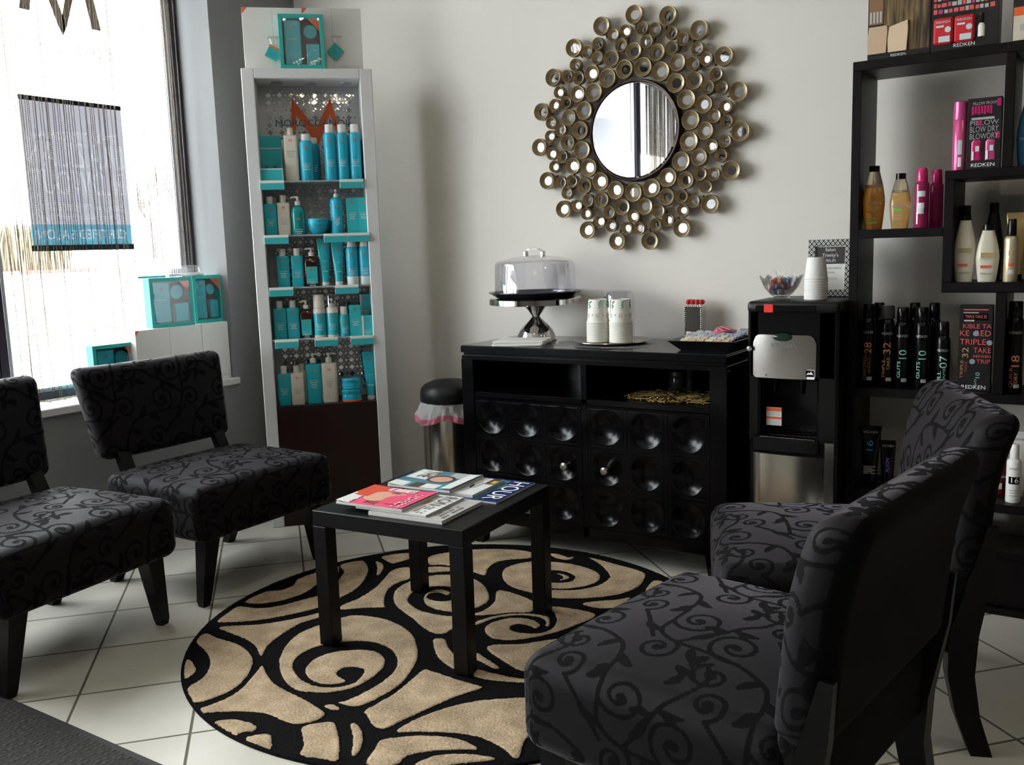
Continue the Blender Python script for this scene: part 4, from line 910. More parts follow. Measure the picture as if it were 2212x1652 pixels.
for k in range(5):
    o_=thing('lollipop_stick','white lollipop stick leaning out of the glass bowl','lollipop',(-1.012+.02*math.cos(k*1.3),3.285+.02*math.sin(k*1.3),CT+.058),0,'lollipop sticks in the glass bowl')
    a=2.6+k*1.1; MB().tube([(0,0,0),(.045*math.cos(a),.03*math.sin(a),.042)],.0016,6).obj('stick',white_pl,o_)
foam=mat('white_foam_cup',(.72,.71,.69),.55)
fc=None
for k in range(9):
    if fc is None:
        fc=thing('foam_cup','lowest foam cup of the upside-down stack on the water cooler','foam cup',(-.883,3.258,CT),0,'stacked foam cups on the water cooler')
        MB().lathe([(.0385,0),(.0395,.002),(.0395,.006),(.0375,.008),(.0375,.012),(.0300,.072),(.0285,.0745),(.01,.0745)],32).obj('body',foam,fc)
    else: copy_thing(fc,(-.883,3.258,CT+(.008*k if k<7 else .008*6+.0105*(k-6))),0,('topmost foam cup' if k==8 else 'foam cup inside')+' of the upside-down stack on the water cooler')
pf=thing('picture_frame','patterned black and white frame with wireless sign behind the foam cups','picture frame',(-.878,3.405,CT),.12)
Mx=Matrix.Rotation(R(-12),4,'X')
def pat_mat():
    m,n,l,b=new_mat('ikat_pattern'); tc=n.new('ShaderNodeTexCoord'); sp_=n.new('ShaderNodeSeparateXYZ'); l.new(tc.outputs['Object'],sp_.inputs[0])
    def tri(sock,sc):
        a=n.new('ShaderNodeMath'); a.operation='PINGPONG'; a.inputs[1].default_value=.5; k=n.new('ShaderNodeMath'); k.operation='MULTIPLY'; k.inputs[1].default_value=sc; l.new(sock,k.inputs[0]); l.new(k.outputs[0],a.inputs[0]); return a.outputs[0]
    ad=n.new('ShaderNodeMath'); ad.operation='ADD'; l.new(tri(sp_.outputs[0],62),ad.inputs[0]); l.new(tri(sp_.outputs[2],50),ad.inputs[1])
    w=n.new('ShaderNodeMath'); w.operation='PINGPONG'; w.inputs[1].default_value=.25; l.new(ad.outputs[0],w.inputs[0]); g=n.new('ShaderNodeMath'); g.operation='GREATER_THAN'; g.inputs[1].default_value=.125; l.new(w.outputs[0],g.inputs[0])
    mx=n.new('ShaderNodeMix'); mx.data_type='RGBA'; mx.inputs[6].default_value=(.02,.02,.02,1); mx.inputs[7].default_value=(.62,.62,.60,1); l.new(g.outputs[0],mx.inputs[0]); l.new(mx.outputs[2],b.inputs['Base Color']); b.inputs['Roughness'].default_value=.25; return m
fm=pat_mat(); W_,H_,w_=.076,.206,.024
fr=MB(); fr.box(-W_,-W_+w_,-.008,.008,0,H_,.001).box(W_-w_,W_,-.008,.008,0,H_,.001).box(-W_+w_,W_-w_,-.008,.008,0,w_,.001).box(-W_+w_,W_-w_,-.008,.008,H_-w_,H_,.001)
def tilt(o): o.matrix_local=Mx.copy(); return o
tilt(fr.obj('moulding',fm,pf)); tilt(MB().box(-W_+w_,W_-w_,-.001,.005,w_,H_-w_).obj('card',white_card,pf,0)); tilt(MB().box(-W_+w_+.002,W_-w_-.002,-.0018,-.0008,.118,H_-w_-.003).obj('heading_block',mat('dark_grey_heading',(.05,.05,.05),.5),pf,0))
t_=MB()
for s_,z in (('Salon',.169),("Trinity's",.149),('Wi-Fi',.129)): letter(t_,s_,.017,white_ink,0,-.0019,z)
for s_,z in (('Network Name',.103),('Trinity',.088),('Password',.066)): letter(t_,s_,.0125,grey_print,0,-.0012,z)
tilt(t_.obj('lettering',None,pf,0))
MB().loft([[(-.02,.046,.15),(.02,.046,.15),(.02,.049,.15),(-.02,.049,.15)],[(-.02,.062,0),(.02,.062,0),(.02,.065,0),(-.02,.065,0)]]).obj('easel_back',black_sat,pf)

# chandelier near the middle of the room: lit bulbs and glass drops, seen as glints in glossy things
chd=thing('chandelier','crystal chandelier with warm bulbs hanging from the ceiling','chandelier',(-.20,.43,2.60))
bulb_m=mat('lit_bulb',(1,.9,.7),.4,emit=(1,.80,.52,26)); q=MB(); q2=MB(); q3=MB()
for R_,n_,z_ in ((.30,11,.0),(.15,6,-.09)):
    q.lathe([(R_-.008,z_-.01),(R_+.008,z_-.01),(R_+.008,z_+.004),(R_-.008,z_+.004)],40,cap=False)
    for k in range(n_):
        a=2*PI*k/n_; x,y=R_*math.cos(a),R_*math.sin(a)
        o_=MB().sphere((x,y,z_+.035),.016,sz=1.7,n=10,k=7).obj('bulb',bulb_m,chd)
        q.tube([(x,y,z_),(x*.5,y*.5,z_+.07),(0,0,z_+.12)],.005,6); q3.lathe([(.008,z_),(.010,z_+.018)],10,c=(x,y,0))
        for d_ in (-.14,.14): q2.sphere((R_*math.cos(a+d_),R_*math.sin(a+d_),z_-.045),.012,sz=1.8,n=8,k=6)
q.tube([(0,0,-.11),(0,0,.299)],.008,8); q.lathe([(.06,.285),(.05,.2995)],24); q.obj('frame',chrome,chd); q2.obj('glass_drops',crystal,chd); q3.obj('bulb_holders',chrome,chd)
# ---------------------------------------------------------------- retail display stand across the corner
DO=(-3.166,2.868); DA=R(44.8)
ds=thing('display_stand','tall white retail display stand with dark base full of teal hair products','display stand',(DO[0],DO[1],0),DA)
fr=MB().box(-.053,0,0,.30,0,2.033,.003).box(.449,.503,0,.30,0,2.033,.003).box(0,.449,0,.30,1.991,2.033,.003).box(0,.449,.285,.30,.5,1.99)
for y in (.06,.13,.20): fr.box(.5025,.5045,y,y+.012,.02,2.01)
fr.obj('frame',white_metal,ds)
MB().box(0,.449,.004,.284,0,.558,.002).obj('base_cabinet',mat('dark_walnut_veneer',(.022,.010,.008),.38,var=.35,bscale=9,spec=.35),ds)
bp_=MB().box(0,.449,.208,.212,.56,1.99,0,mat('frosted_silver_panel',(.50,.53,.56),.4,.25,coat=.3))
rowi=0; z=.60
while z<1.97:
    for c_ in range(8):
        x=.045+.051*c_
        if x<.43:
            h_=.0125; bp_.add([(x-h_,.2072,z),(x,.2072,z-h_),(x+h_,.2072,z),(x,.2072,z+h_)],[(0,1,2,3)],mirror_m)
            xs=x+.0255; h_=.0050; bp_.add([(xs-h_,.2072,z),(xs,.2072,z-h_),(xs+h_,.2072,z),(xs,.2072,z+h_)],[(0,1,2,3)],mirror_m)
            for dx,dz in ((.0125,.0165),(-.0125,.0165)): h_=.0028; bp_.add([(x+dx-h_,.2072,z+dz),(x+dx,.2072,z+dz-h_),(x+dx+h_,.2072,z+dz),(x+dx,.2072,z+dz+h_)],[(0,1,2,3)],mirror_m)
    z+=.033
bk=bp_.obj('back_panel',None,ds,0)
M_=[(540,1165),(566,878),(765,1150),(903,878),(975,1165),(935,1165),(897,1010),(792,1262),(770,1302),(748,1262),(598,1030),(588,1165)]
lg=MB().prism([(.246+(u-757)*.000507,1.939-(v-880)*.00050) for u,v in M_],.2035,.2065); lg.obj('m_logo',orange,bk,0)
t_=MB(); letter(t_,'MOROCCANOIL',.042,None,.243,.203,1.829,width=.345); t_.obj('lettering',mat('dark_teal_ink',(.02,.13,.20),.4),bk,0)
SH=(1.558,1.323,1.093,.861)
frost=mat('frosted_grey_shelf',(.30,.36,.36),.3,spec=.5)
for i,zz in enumerate(SH): MB().box(.001,.448,.006,.205,zz-.007,zz,.001).obj('shelf',frost,ds)
for zz,xs in ((SH[0],(.045,.389)),(SH[1],(.049,.306,.410)),(SH[2],(.055,.342)),(SH[3],(.064,.238,.398))):
    for x in xs:
        x0,x1=max(-.006,x-.052),min(.456,x+.052); a=MB().box(x0,x1,-.006,.0055,zz-.038,zz+.0015,.001,white_pl).box(x0+.001,x1-.001,-.0075,-.0055,zz-.038,zz-.010,0,teal_strip); a.obj('price_strip',None,ds,0)
for x in (.09,.24,.39): MB().lathe([(.024,0),(.024,.006),(.005,.0065)],20,c=(x,.10,1.9845)).obj('spotlight',alu,ds)
clear_front=None
def DP(x,y,z): c,s=math.cos(DA),math.sin(DA); return (DO[0]+c*x-s*y,DO[1]+s*x+c*y,z)
GR=['teal products on the top display shelf','teal products on the second display shelf','teal products on the third display shelf','teal products on the lowest display shelf','products on the dark display base']
# ---- product builders (front faces -y)
def brand(mb,z,w=.036,m_=orange,t=pale_print,y=-.018,cyl=None,lines=3,h=.02,zt=None):
    letter(mb,'M',h,m_,0,0 if cyl else y,z,cyl=cyl)
    zt=z-.045 if zt is None else zt
    letter(mb,'MOROCCANOIL',.008,t,0,0 if cyl else y,zt,cyl=cyl,width=w)
    for k in range(lines):
        ww=w*(.9,.6,.75,.5)[k%4]/2; z0=zt-.010-.008*k
        if cyl: mb.add([((cyl+.0004)*math.sin(a/cyl),-(cyl+.0004)*math.cos(a/cyl),zz) for zz in (z0,z0+.003) for a in np.linspace(-ww,ww,7)],[(i,i+1,i+8,i+7) for i in range(6)],t)
        else: mb.box(-ww,ww,y-.0004,y,z0,z0+.003,0,t)
def shampoo(loc,label,grp,m,w=.056,d=.036,hb=.139,hc=.033,rc=.014,cap=white_pl,rz=DA,ink=pale_print,mc=orange,cat='bottle'):
    t=thing('shampoo_bottle',label,cat,loc,rz+random.uniform(-.06,.06),grp)
    MB().lathe([(.94,0),(1,.003),(1,hb-.006),(.97,hb-.0015),(.90,hb),(.2,hb+.001)],36,sx=w/2,sy=d/2,power=5).obj('body',m,t)
    MB().lathe([(rc,hb),(rc,hb+hc-.002),(rc-.002,hb+hc),(.002,hb+hc)],24).obj('cap',cap,t)
    q=MB(); brand(q,hb-.024,w*.62,mc,ink,-d/2-.0002); q.obj('lettering',None,t,0); return t
def spray_can(loc,label,grp,m,r=.027,hb=.205,hc=.034,cap=white_pl,base=None,rz=DA,name='spray_can'):
    t=thing(name,label,'spray can',loc,rz,grp)
    P=[(r*.96,0),(r,.003),(r,hb-.02),(r*.97,hb-.010),(r*.80,hb),(.003,hb+.001)]
    if base: MB().lathe([(r*.99,.0),(r*1.012,.003),(r*1.012,.036),(r*1.0,.037)],32,cap=False).obj('base_band',base,t)
    MB().lathe(P,32).obj('body',m,t); MB().lathe([(r*.66,hb-.002),(r*.70,hb),(r*.66,hb+hc),(r*.58,hb+hc+.003),(.002,hb+hc+.003)],26).obj('cap',cap,t)
    q=MB(); brand(q,hb-.035,r*1.25,cyl=r+.0002,zt=hb*.42,lines=3); q.obj('lettering',None,t,0); return t
def pump_head(mb,z,sc=1,ang=0):
    mb.lathe([(.0125*sc,z),(.0125*sc,z+.016*sc),(.010*sc,z+.019*sc),(.0045*sc,z+.020*sc),(.0045*sc,z+.030*sc),(.008*sc,z+.031*sc),(.0085*sc,z+.037*sc),(.004*sc,z+.040*sc)],20)
    c,s=math.cos(ang),math.sin(ang); mb.tube([(0,0,z+.034*sc),(c*.012*sc,s*.012*sc,z+.036*sc),(c*.026*sc,s*.026*sc,z+.0335*sc),(c*.030*sc,s*.030*sc,z+.030*sc)],[.005*sc,.0045*sc,.004*sc,.003*sc],8)
def pump_bottle(loc,label,grp,m,w=.063,d=.045,hb=.128,sc=1,power=2.6,shoulder=.03,label_m=None,ang=PI,rz=DA,pump=white_pl,ink=pale_print,name='pump_bottle'):
    t=thing(name,label,'bottle',loc,rz+random.uniform(-.06,.06),grp); rb=hb-shoulder
    P=[(.92,0),(1,.005),(1,rb)]+[(.34+.66*math.cos(PI/2*k/6)**.8,rb+shoulder*math.sin(PI/2*k/6)) for k in range(1,6)]+[(.34,hb),(.34,hb+.004),(.05,hb+.004)]
    MB().lathe(P,36,sx=w/2,sy=d/2,power=power).obj('body',m,t)
    q=MB(); pump_head(q,hb+.003,sc,ang); q.obj('pump',pump,t)
    if label_m: MB().box(-w*.36,w*.36,-d/2-.0022,-d/2+.004,.012,rb-.010,.001).obj('label',label_m,t); yy=-d/2-.0024
    else: yy=-d/2-.0003
    q=MB(); brand(q,rb-.024,w*.55,orange,ink,yy,lines=4); q.obj('lettering',None,t,0); return t
def tube_pack(loc,label,grp,m,w=.058,h=.205,hc=.018,cap=white_pl,rz=DA,brandit=True,rcap=.017,ink=pale_print):
    t=thing('squeeze_tube',label,'tube',loc,rz+random.uniform(-.05,.05),grp); rings=[]; n=28
    for i in range(11):
        k=i/10; z=hc+(h-hc-.008)*k; a=rcap*1.02+(w/2-rcap*1.02)*k; b=rcap*1.02*(1-k)**.8+.0012
        rings.append([(a*math.cos(2*PI*j/n),b*math.sin(2*PI*j/n),z) for j in range(n)])
    rings.append([(w/2*math.cos(2*PI*j/n),.0012*math.sin(2*PI*j/n),h) for j in range(n)])
    MB().loft(rings,m).obj('body',m,t); MB().lathe([(rcap*.97,0),(rcap,.001),(rcap,hc-.001),(rcap*.9,hc)],26).obj('cap',cap,t)
    if brandit:
        q=MB(); brand(q,h-.034,w*.55,y=-.010,zt=h-.09,lines=4,ink_=None) if False else None
        letter(q,'M',.018,orange,0,-.0085,h-.036); letter(q,'MOROCCANOIL',.007,ink,0,-.0125,h*.52,width=w*.42); q.box(-w*.22,w*.22,-.0165,-.0155,h*.30,h*.30+.003,0,ink); q.obj('lettering',None,t,0)
    return t
def carton(loc,label,grp,m,w=.05,d=.04,h=.157,rz=DA,side=None):
    t=thing('product_carton',label,'box',loc,rz+random.uniform(-.03,.03),grp)
    MB().box(-w/2,w/2,-d/2,d/2,0,h,.0006).obj('carton',m,t)
    if side: MB().box(-w/2-.0006,-w/2+.008,-d/2-.0006,d/2,0,h,.0003).obj('side_panel',side,t)
    q=MB(); brand(q,h-.022,w*.7,y=-d/2-.0002,lines=3); q.obj('lettering',None,t,0); return t
def jar(loc,label,grp,m,r=.044,hb=.045,hl=.022,lid=None,base=None,bowl=False,rz=DA):
    t=thing('cosmetic_jar',label,'jar',loc,rz,grp)
    P=[(r*.62,0),(r*.66,.002),(r*.92,hb*.45),(r*.99,hb*.85),(r,hb)] if bowl else [(r*.95,0),(r,.003),(r,hb-.003),(r*.97,hb)]
    MB().lathe(P+[(r*.5,hb)],40).obj('body',m,t); MB().lathe([(r*1.01,hb),(r*1.02,hb+.002),(r*1.02,hb+hl-.003),(r*.98,hb+hl),(.003,hb+hl)],40).obj('lid',lid or m,t)
    if base: MB().lathe([(r*1.003,.001),(r*1.006,.002),(r*1.006,.009),(r*1.003,.010)],40,cap=False).obj('base_stripe',base,t)
    q=MB(); letter(q,'MOROCCANOIL',.009,mat('dark_teal_ink',(.02,.13,.20),.4),.02*bowl,0,hb+hl*.5,cyl=r*1.02+.0003,width=r*.9); q.obj('lettering',None,t,0); return t
def mousse(loc,label,grp,r=.028,clear=False):
    t=thing('mousse_bottle',label,'bottle',loc,DA,grp)
    MB().lathe([(r*.96,0),(r,.003),(r,.118),(r*.95,.128),(r*.80,.134),(.003,.135)],32).obj('body',cream_pl,t); MB().lathe([(r*1.004,.010),(r*1.01,.011),(r*1.01,.108),(r*1.004,.109)],32,cap=False).obj('label',teal,t)
    if clear:
        q=MB(); pump_head(q,.134,1.0,-PI/2); q.obj('pump',white_pl,t); MB().lathe([(r*.86,.133),(r*.86,.188),(r*.80,.193),(.003,.194)],30,cap=False).obj('overcap',dome_m,t)
    else: MB().lathe([(r*.86,.133),(r*.90,.134),(r*.86,.188),(r*.78,.193),(.003,.193)],30).obj('cap',cream_pl,t)
    q=MB(); brand(q,.095,r*1.2,cyl=r*1.012,zt=.060); q.obj('lettering',None,t,0)
# top shelf
z=SH[0]
tt=thing('counter_tray','open-fronted teal cardboard tray at the window end of the top display shelf','tray',DP(.044,.06,z),DA,GR[0])
MB().prism([(-.045,0),(.045,0),(.045,.060),(-.02,.15),(-.045,.15)],-.047,-.050,plane='yz').prism([(-.045,0),(.045,0),(.045,.060),(-.02,.15),(-.045,.15)],.047,.050,plane='yz',M=None).obj('side',teal_card,tt).rotation_euler=(0,0,PI)
MB().box(-.05,.05,-.046,-.043,0,.052).box(-.05,.05,.043,.046,0,.203).box(-.05,.05,-.046,.046,0,.003).obj('panel',teal_card,tt)
MB().box(-.0515,.0515,-.0475,-.0455,.050,.054).box(-.0515,.0515,.0415,.0425,.148,.152).box(-.0515,-.0485,-.0475,-.046,0,.052).box(.0485,.0515,-.0475,-.046,0,.052).box(-.0515,.0515,-.0475,-.046,0,.003).obj('white_edge',white_card,tt)
for x in (-.02,.018): MB().lathe([(.014,.004),(.014,.05),(.006,.055),(.006,.07)],16,c=(x,.0,0)).obj('sachet',teal_deep,tt)
shampoo(DP(.135,.055,z),'white bottle in front of its twin beside the teal cardboard tray','',cream_pl,.060,.040,.198,.033,.0135,cream_pl,ink=grey_print)['group']=GR[0]
shampoo(DP(.121,.115,z),'white bottle half hidden behind another white bottle on the top display shelf',GR[0],cream_pl,.056,.038,.188,.030,.0135,cream_pl,ink=grey_print)
spray_can(DP(.199,.055,z),'shorter teal can with white cap beside the white bottle on the top shelf',GR[0],teal_blue,.030,.175,.026)
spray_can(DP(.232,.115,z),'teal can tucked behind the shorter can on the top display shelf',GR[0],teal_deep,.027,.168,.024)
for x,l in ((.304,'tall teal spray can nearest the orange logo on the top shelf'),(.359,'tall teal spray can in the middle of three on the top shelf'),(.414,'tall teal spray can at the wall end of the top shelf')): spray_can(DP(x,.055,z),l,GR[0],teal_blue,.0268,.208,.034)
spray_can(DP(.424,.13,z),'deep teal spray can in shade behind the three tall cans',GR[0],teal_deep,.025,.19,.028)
# second shelf
z=SH[1]; g=GR[1]
shampoo(DP(.028,.055,z),'teal bottle at the window end of the second display shelf',g,teal)
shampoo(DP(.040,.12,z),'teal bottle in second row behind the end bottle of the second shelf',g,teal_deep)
shampoo(DP(.085,.055,z),'white bottle with orange M beside the end bottle of the second shelf',g,cream_pl,.056,.036,.143,.033,.0135,cream_pl,ink=grey_print)
pump_bottle(DP(.148,.055,z),'rounded clear teal pump bottle on the second display shelf',g,mat('clear_teal_gel',(.01,.36,.36),.08,trans=.25,spec=.7),.064,.050,.128,1.0,2,.036)
jar(DP(.231,.06,z),'bowl-shaped teal jar in the middle of the second display shelf',g,teal_deep,.0455,.046,.024,teal_blue,bowl=True)
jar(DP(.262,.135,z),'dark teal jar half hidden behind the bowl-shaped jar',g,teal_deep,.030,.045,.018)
sb=pump_bottle(DP(.318,.055,z),'teal spray bottle with clear nozzle cap on the second display shelf',g,teal_blue,.056,.056,.160,.85,2,.018,ang=-PI/2,name='spray_bottle')
MB().lathe([(.0135,.166),(.0135,.178),(.011,.182),(.0085,.206),(.004,.208)],20).obj('clear_cap',dome_m,sb)
carton(DP(.385,.055,z),'teal carton beside the spray bottle on the second display shelf',g,teal_card,.049,.04,.158)
carton(DP(.4355,.055,z),'teal carton at the wall end of the second display shelf',g,teal_card,.049,.04,.158)
# third shelf
z=SH[2]; g=GR[2]
shampoo(DP(.068,.055,z),'teal bottle at the window end of the third display shelf',g,teal)
shampoo(DP(.130,.055,z),'teal bottle between its twin and the brown oil bottle on the third shelf',g,teal,.053)
pump_bottle(DP(.193,.058,z),'dark brown oil bottle with teal label on the third display shelf',g,amber,.066,.046,.132,.95,4,.034,teal_card)
tube_pack(DP(.250,.055,z),'teal tube beside the brown oil bottle on the third shelf',g,teal,.058,.212)
tube_pack(DP(.311,.055,z),'teal tube beside the two fading cans on the third shelf',g,teal,.056,.198)
for x,l in ((.374,'teal can fading to white at its foot, next to the tubes'),(.430,'teal can fading to white at its foot, at the wall end of third shelf')): spray_can(DP(x,.055,z),l,g,teal_blue,.0272,.170,.024,base=mat('pale_grey_band',(.58,.66,.66),.35))
# lowest shelf
z=SH[3]; g=GR[3]
shampoo(DP(.040,.055,z),'teal bottle at the window end of the lowest display shelf',g,teal,.057,.038)
shampoo(DP(.097,.055,z),'teal bottle between its twin and the brown oil bottle on the lowest shelf',g,teal,.055,.038)
pump_bottle(DP(.155,.062,z),'dark brown oil bottle with teal label on the lowest display shelf',g,amber,.062,.044,.128,.95,4,.034,teal_card)
mousse(DP(.214,.055,z),'teal-labelled mousse bottle with solid white cap on the lowest shelf',g)
mousse(DP(.271,.055,z),'teal-labelled mousse bottle with clear overcap on the lowest shelf',g,clear=True)
spray_can(DP(.323,.055,z),'short teal can with wide white cap on the lowest display shelf',g,teal,.0250,.098,.034)
carton(DP(.374,.055,z),'teal carton between the short can and the stacked cartons',g,teal_card,.052,.04,.140)
carton(DP(.428,.125,z),'tall teal carton standing behind the small carton at the wall end',g,teal_card,.054,.045,.184,side=white_card)
carton(DP(.427,.045,z),'small teal carton with white side in front of the tall carton',g,teal_card,.050,.04,.090,side=white_card)
# on the dark base
z=.5585; g=GR[4]
shampoo(DP(.040,.045,z),'teal bottle at the window end of the dark display base',g,teal,.057,.038,.145,.034)
shampoo(DP(.097,.045,z),'white bottle with orange M in front of its twin on the dark base',g,cream_pl,.060,.040,.145,.034,.0145,cream_pl,ink=grey_print)
shampoo(DP(.118,.105,z),'white bottle half hidden behind the front white bottle on the dark base',g,cream_pl,.054,.036,.146,.034,.0145,cream_pl,ink=grey_print)
pump_bottle(DP(.172,.06,z),'large teal pump bottle on the dark display base',g,teal,.070,.052,.183,1.1,5,.008,ang=0)
pump_bottle(DP(.242,.06,z),'large white pump bottle on the dark display base',g,cream_pl,.072,.052,.183,1.1,5,.008,ang=0,ink=grey_print)
jar(DP(.338,.055,z),'lower flat teal jar with orange stripe on the dark display base',g,teal_blue,.0445,.036,.020,base=orange)
jar(DP(.339,.055,z+.0565),'flat teal jar stacked on top of the striped jar',g,teal_blue,.0435,.032,.018)
tube_pack(DP(.427,.06,z),'tall teal tube at the wall end of the dark display base',g,teal,.064,.225,.022)
# boxes on top of the stand
def white_box(loc,label,rz,w,d,h,flap,grp,seam=True,words=False):
    t=thing('white_carton',label,'box',loc,rz,grp)
    MB().box(-w/2,w/2,-d/2,d/2,0,h,.0012).obj('carton',white_card,t)
    if seam: MB().box(-.0006,.0006,-d/2-.0003,-d/2+.001,.002,h-.002).obj('seam',grey_print,t,0)
    if flap: MB().prism([(-w/2+.0005,h-.0005),(-w/2+flap,h-.0005),(-w/2+.0005,h-flap*1.15)],-d/2-.0005,-d/2+.0005).obj('orange_corner',orange,t,0)
    if words: q=MB(); letter(q,'MOROCCANOIL',.009,grey_print,w*.28,-d/2-.0003,.018,width=.085); q.obj('lettering',None,t,0)
    return t
def gift_box(loc,label,rz,w,d,h,grp=None,shine=False):
    t=thing('gift_set_box',label,'gift box',loc,rz,grp); b=.016
    q=MB().box(-w/2,-w/2+b,-d/2,d/2,0,h,.0008).box(w/2-b,w/2,-d/2,d/2,0,h,.0008).box(-w/2+b,w/2-b,-d/2,d/2,0,b).box(-w/2+b,w/2-b,-d/2,d/2,h-b,h).box(-w/2,w/2,d/2-.003,d/2,0,h); q.obj('sleeve',gift_teal,t)
    MB().box(-w/2+b,w/2-b,d/2-.006,d/2-.0032,b,h-b).obj('insert',mat('brown_insert',(.10,.055,.045),.7),t)
    MB().box(-w/2+b+.006,-.002,-d/2+.012,d/2-.007,b+.004,h-b-.006,.004).obj('bottle',teal,t); MB().box(.018,w/2-b-.004,-d/2+.012,d/2-.007,b+.004,h*.47,.003).obj('carton',teal,t)
    rr=w*.155; MB().lathe([(rr,0),(rr,.012),(rr*.93,.014),(rr*.9,.012),(.003,.012)],36,M=Matrix.Translation((w*.20,d/2-.008,h*.70))@RX).obj('jar',teal,t)
    MB().prism([(w/2-b,h-b),(w/2-b-.052,h-b),(w/2-b,h-b-.056)],-d/2+.003,-d/2+.004).obj('orange_corner',orange,t,0)
    q=MB(); letter(q,'M',.022,orange,-w*.20,-d/2+.0117,h-b-.035); letter(q,'MOROCCANOIL',.007,pale_print,-w*.20,-d/2+.0117,h*.55,width=w*.2); q.obj('lettering',None,t,0)
    V=[];Fq=[];nx,nz=14,16
    for j in range(nz+1):
        for i in range(nx+1): V.append((-w/2+b+(w-2*b)*i/nx,-d/2+.0016+(.0013*math.sin(i*2.1+j*.8)+.0010*math.sin(j*1.7-i))*(1 if shine else .35),b+(h-2*b)*j/nz))
    k_=nx+1; MB().add(V,[(j*k_+i,j*k_+i+1,(j+1)*k_+i+1,(j+1)*k_+i) for j in range(nz) for i in range(nx)]).obj('window_film',window_film,t)
    return t
g='gift boxes on top of the display stand'
white_box(DP(.090,.085,2.0335),'white carton with orange corner on the window half of the stand top',DA,.253,.06,.262,.024,g)
white_box(DP(.344,.085,2.0335),'white carton with orange corner on the wall half of the stand top',DA,.253,.06,.264,.022,g,words=True)
gift_box(DP(.210,.030,2.0335),'turquoise gift set box standing in front of the white cartons on the stand',DA,.190,.046,.226,g)
for x,zz,l,m_ in ((.086,2.105,'turquoise tag with orange edge hanging beside the gift box on the stand',orange),(.352,2.112,'plain turquoise diamond tag hanging on the wall side of the gift box',None)):
    t=thing('hanging_tag',l,'tag',DP(x,.044,zz),DA,'turquoise tags on the stand top'); a=R(28 if m_ else 45)
    Mr=Matrix.Rotation(a,4,'Y'); MB().box(-.027,.027,-.002,.002,-.027,.027,.0006,M=Mr).obj('card',gift_teal,t); MB().box(-.018,.018,-.0026,-.0018,-.014,.006,0,M=Mr).obj('print',teal_deep,t,0)
    if m_: MB().box(-.027,.027,-.0028,-.002,.018,.027,0,M=Mr).obj('orange_edge',m_,t,0)
    MB().tube([(-.004,0,.034),(-.012,.004,.06),(.0,.008,.072),(.012,.004,.06),(.004,0,.034)],.0012,6).box(-.02,.03,.004,.006,.060,.070).obj('clear_hook',crystal,t)
# ---------------------------------------------------------------- window sill
SZ=.6525; g='packs on the window sill'
def WL(y,x=-3.685): return (x,y)
white_box((-3.672,2.690,SZ),'white carton with orange corner on the window sill',R(90),.355,.06,.272,.022,g)
white_box((-3.672,2.947,SZ),'plain white carton at the wall end of the window sill',R(90),.155,.06,.274,0,g,False,True)
gift_box((-3.688,2.738,SZ+.2725),'turquoise gift set box with crinkled shiny film on the white cartons by the window',R(86),.222,.05,.226,g,True)
gift_box((-3.700,2.952,SZ+.2745),'turquoise gift set box at the wall end of the white cartons by the window',R(90),.170,.046,.226,g)
gift_box((-3.705,2.437,SZ),'turquoise gift set box low on the sill behind a chair back',R(88),.215,.05,.222,g)
hb_=thing('paddle_brush','white paddle hairbrush lying bristles up on the turquoise gift boxes','hairbrush',(-3.700,2.835,SZ+.501),R(90))
MB().lathe([(.9,0),(1,.004),(1,.010),(.92,.014),(.05,.015)],40,sx=.082,sy=.034).obj('pad',white_pl,hb_); q=MB()
for i in range(13):
    for j in range(5):
        x,y=-.072+.012*i,-.026+.013*j
        if (x/.08)**2+(y/.032)**2<1: q.lathe([(.0011,.013),(.0009,.036),(.0003,.037)],5,c=(x,y,0))
q.obj('bristles',mat('grey_bristle',(.30,.29,.28),.5),hb_); MB().tube([(.08,0,.008),(.11,0,.008)],.009,10).obj('handle',white_pl,hb_)
cv_=thing('brush_cover','clear bubble lid of the hairbrush pack on the gift boxes','lid',(-3.700,2.835,SZ+.5015),R(90))
MB().lathe([(1,0),(1,.022),(.93,.040),(.78,.049),(.05,.053)],40,sx=.092,sy=.042,cap=False).obj('bubble',dome_m,cv_)
cb_=thing('teal_comb','flat teal detangling comb lying on the crinkled gift box','comb',(-3.698,2.655,SZ+.4995),R(90))
q=MB().box(-.072,.072,-.016,-.004,0,.010,.003); 
for k in range(24): q.box(-.070+.006*k,-.067+.006*k,-.005,.020,.003,.007)
q.obj('comb_body',teal,cb_)
# ---------------------------------------------------------------- dark open shelf unit
SY0,SY1=3.265,3.50
su=thing('shelf_unit','dark brown open geometric shelf unit against the wall','shelf unit',(-.21,3.38,0)); off=(-.21,3.38,0)
def bd_(name,x0,x1,z0,z1,y0=SY0,y1=SY1): MB().box(x0,x1,y0,y1,z0,z1,.0015).obj(name,espresso,su,off=off)
bd_('top_board',-.776,.37,1.770,1.800); bd_('side_panel',-.776,-.748,0,1.770); bd_('side_panel',.342,.37,0,1.770)
bd_('divider',-.330,-.302,1.432,1.770); bd_('shelf',-.488,.342,1.404,1.432); bd_('divider',-.488,-.459,1.080,1.404); bd_('shelf',-.488,.342,1.048,1.080)
bd_('shelf',-.748,-.488,1.228,1.257); bd_('divider',-.330,-.300,.727,1.048); bd_('shelf',-.748,.342,.697,.727); bd_('shelf',-.748,.342,.342,.371); bd_('bottom_board',-.748,.342,0,.022)
bd_('divider',-.376,-.348,.022,.342); bd_('divider',.02,.048,1.080,1.404); bd_('divider',.02,.048,.371,.697)
bn_=thing('storage_bin','grey fabric storage bin in the lower compartment of the shelf unit','bin',(-.562,3.385,.0225))
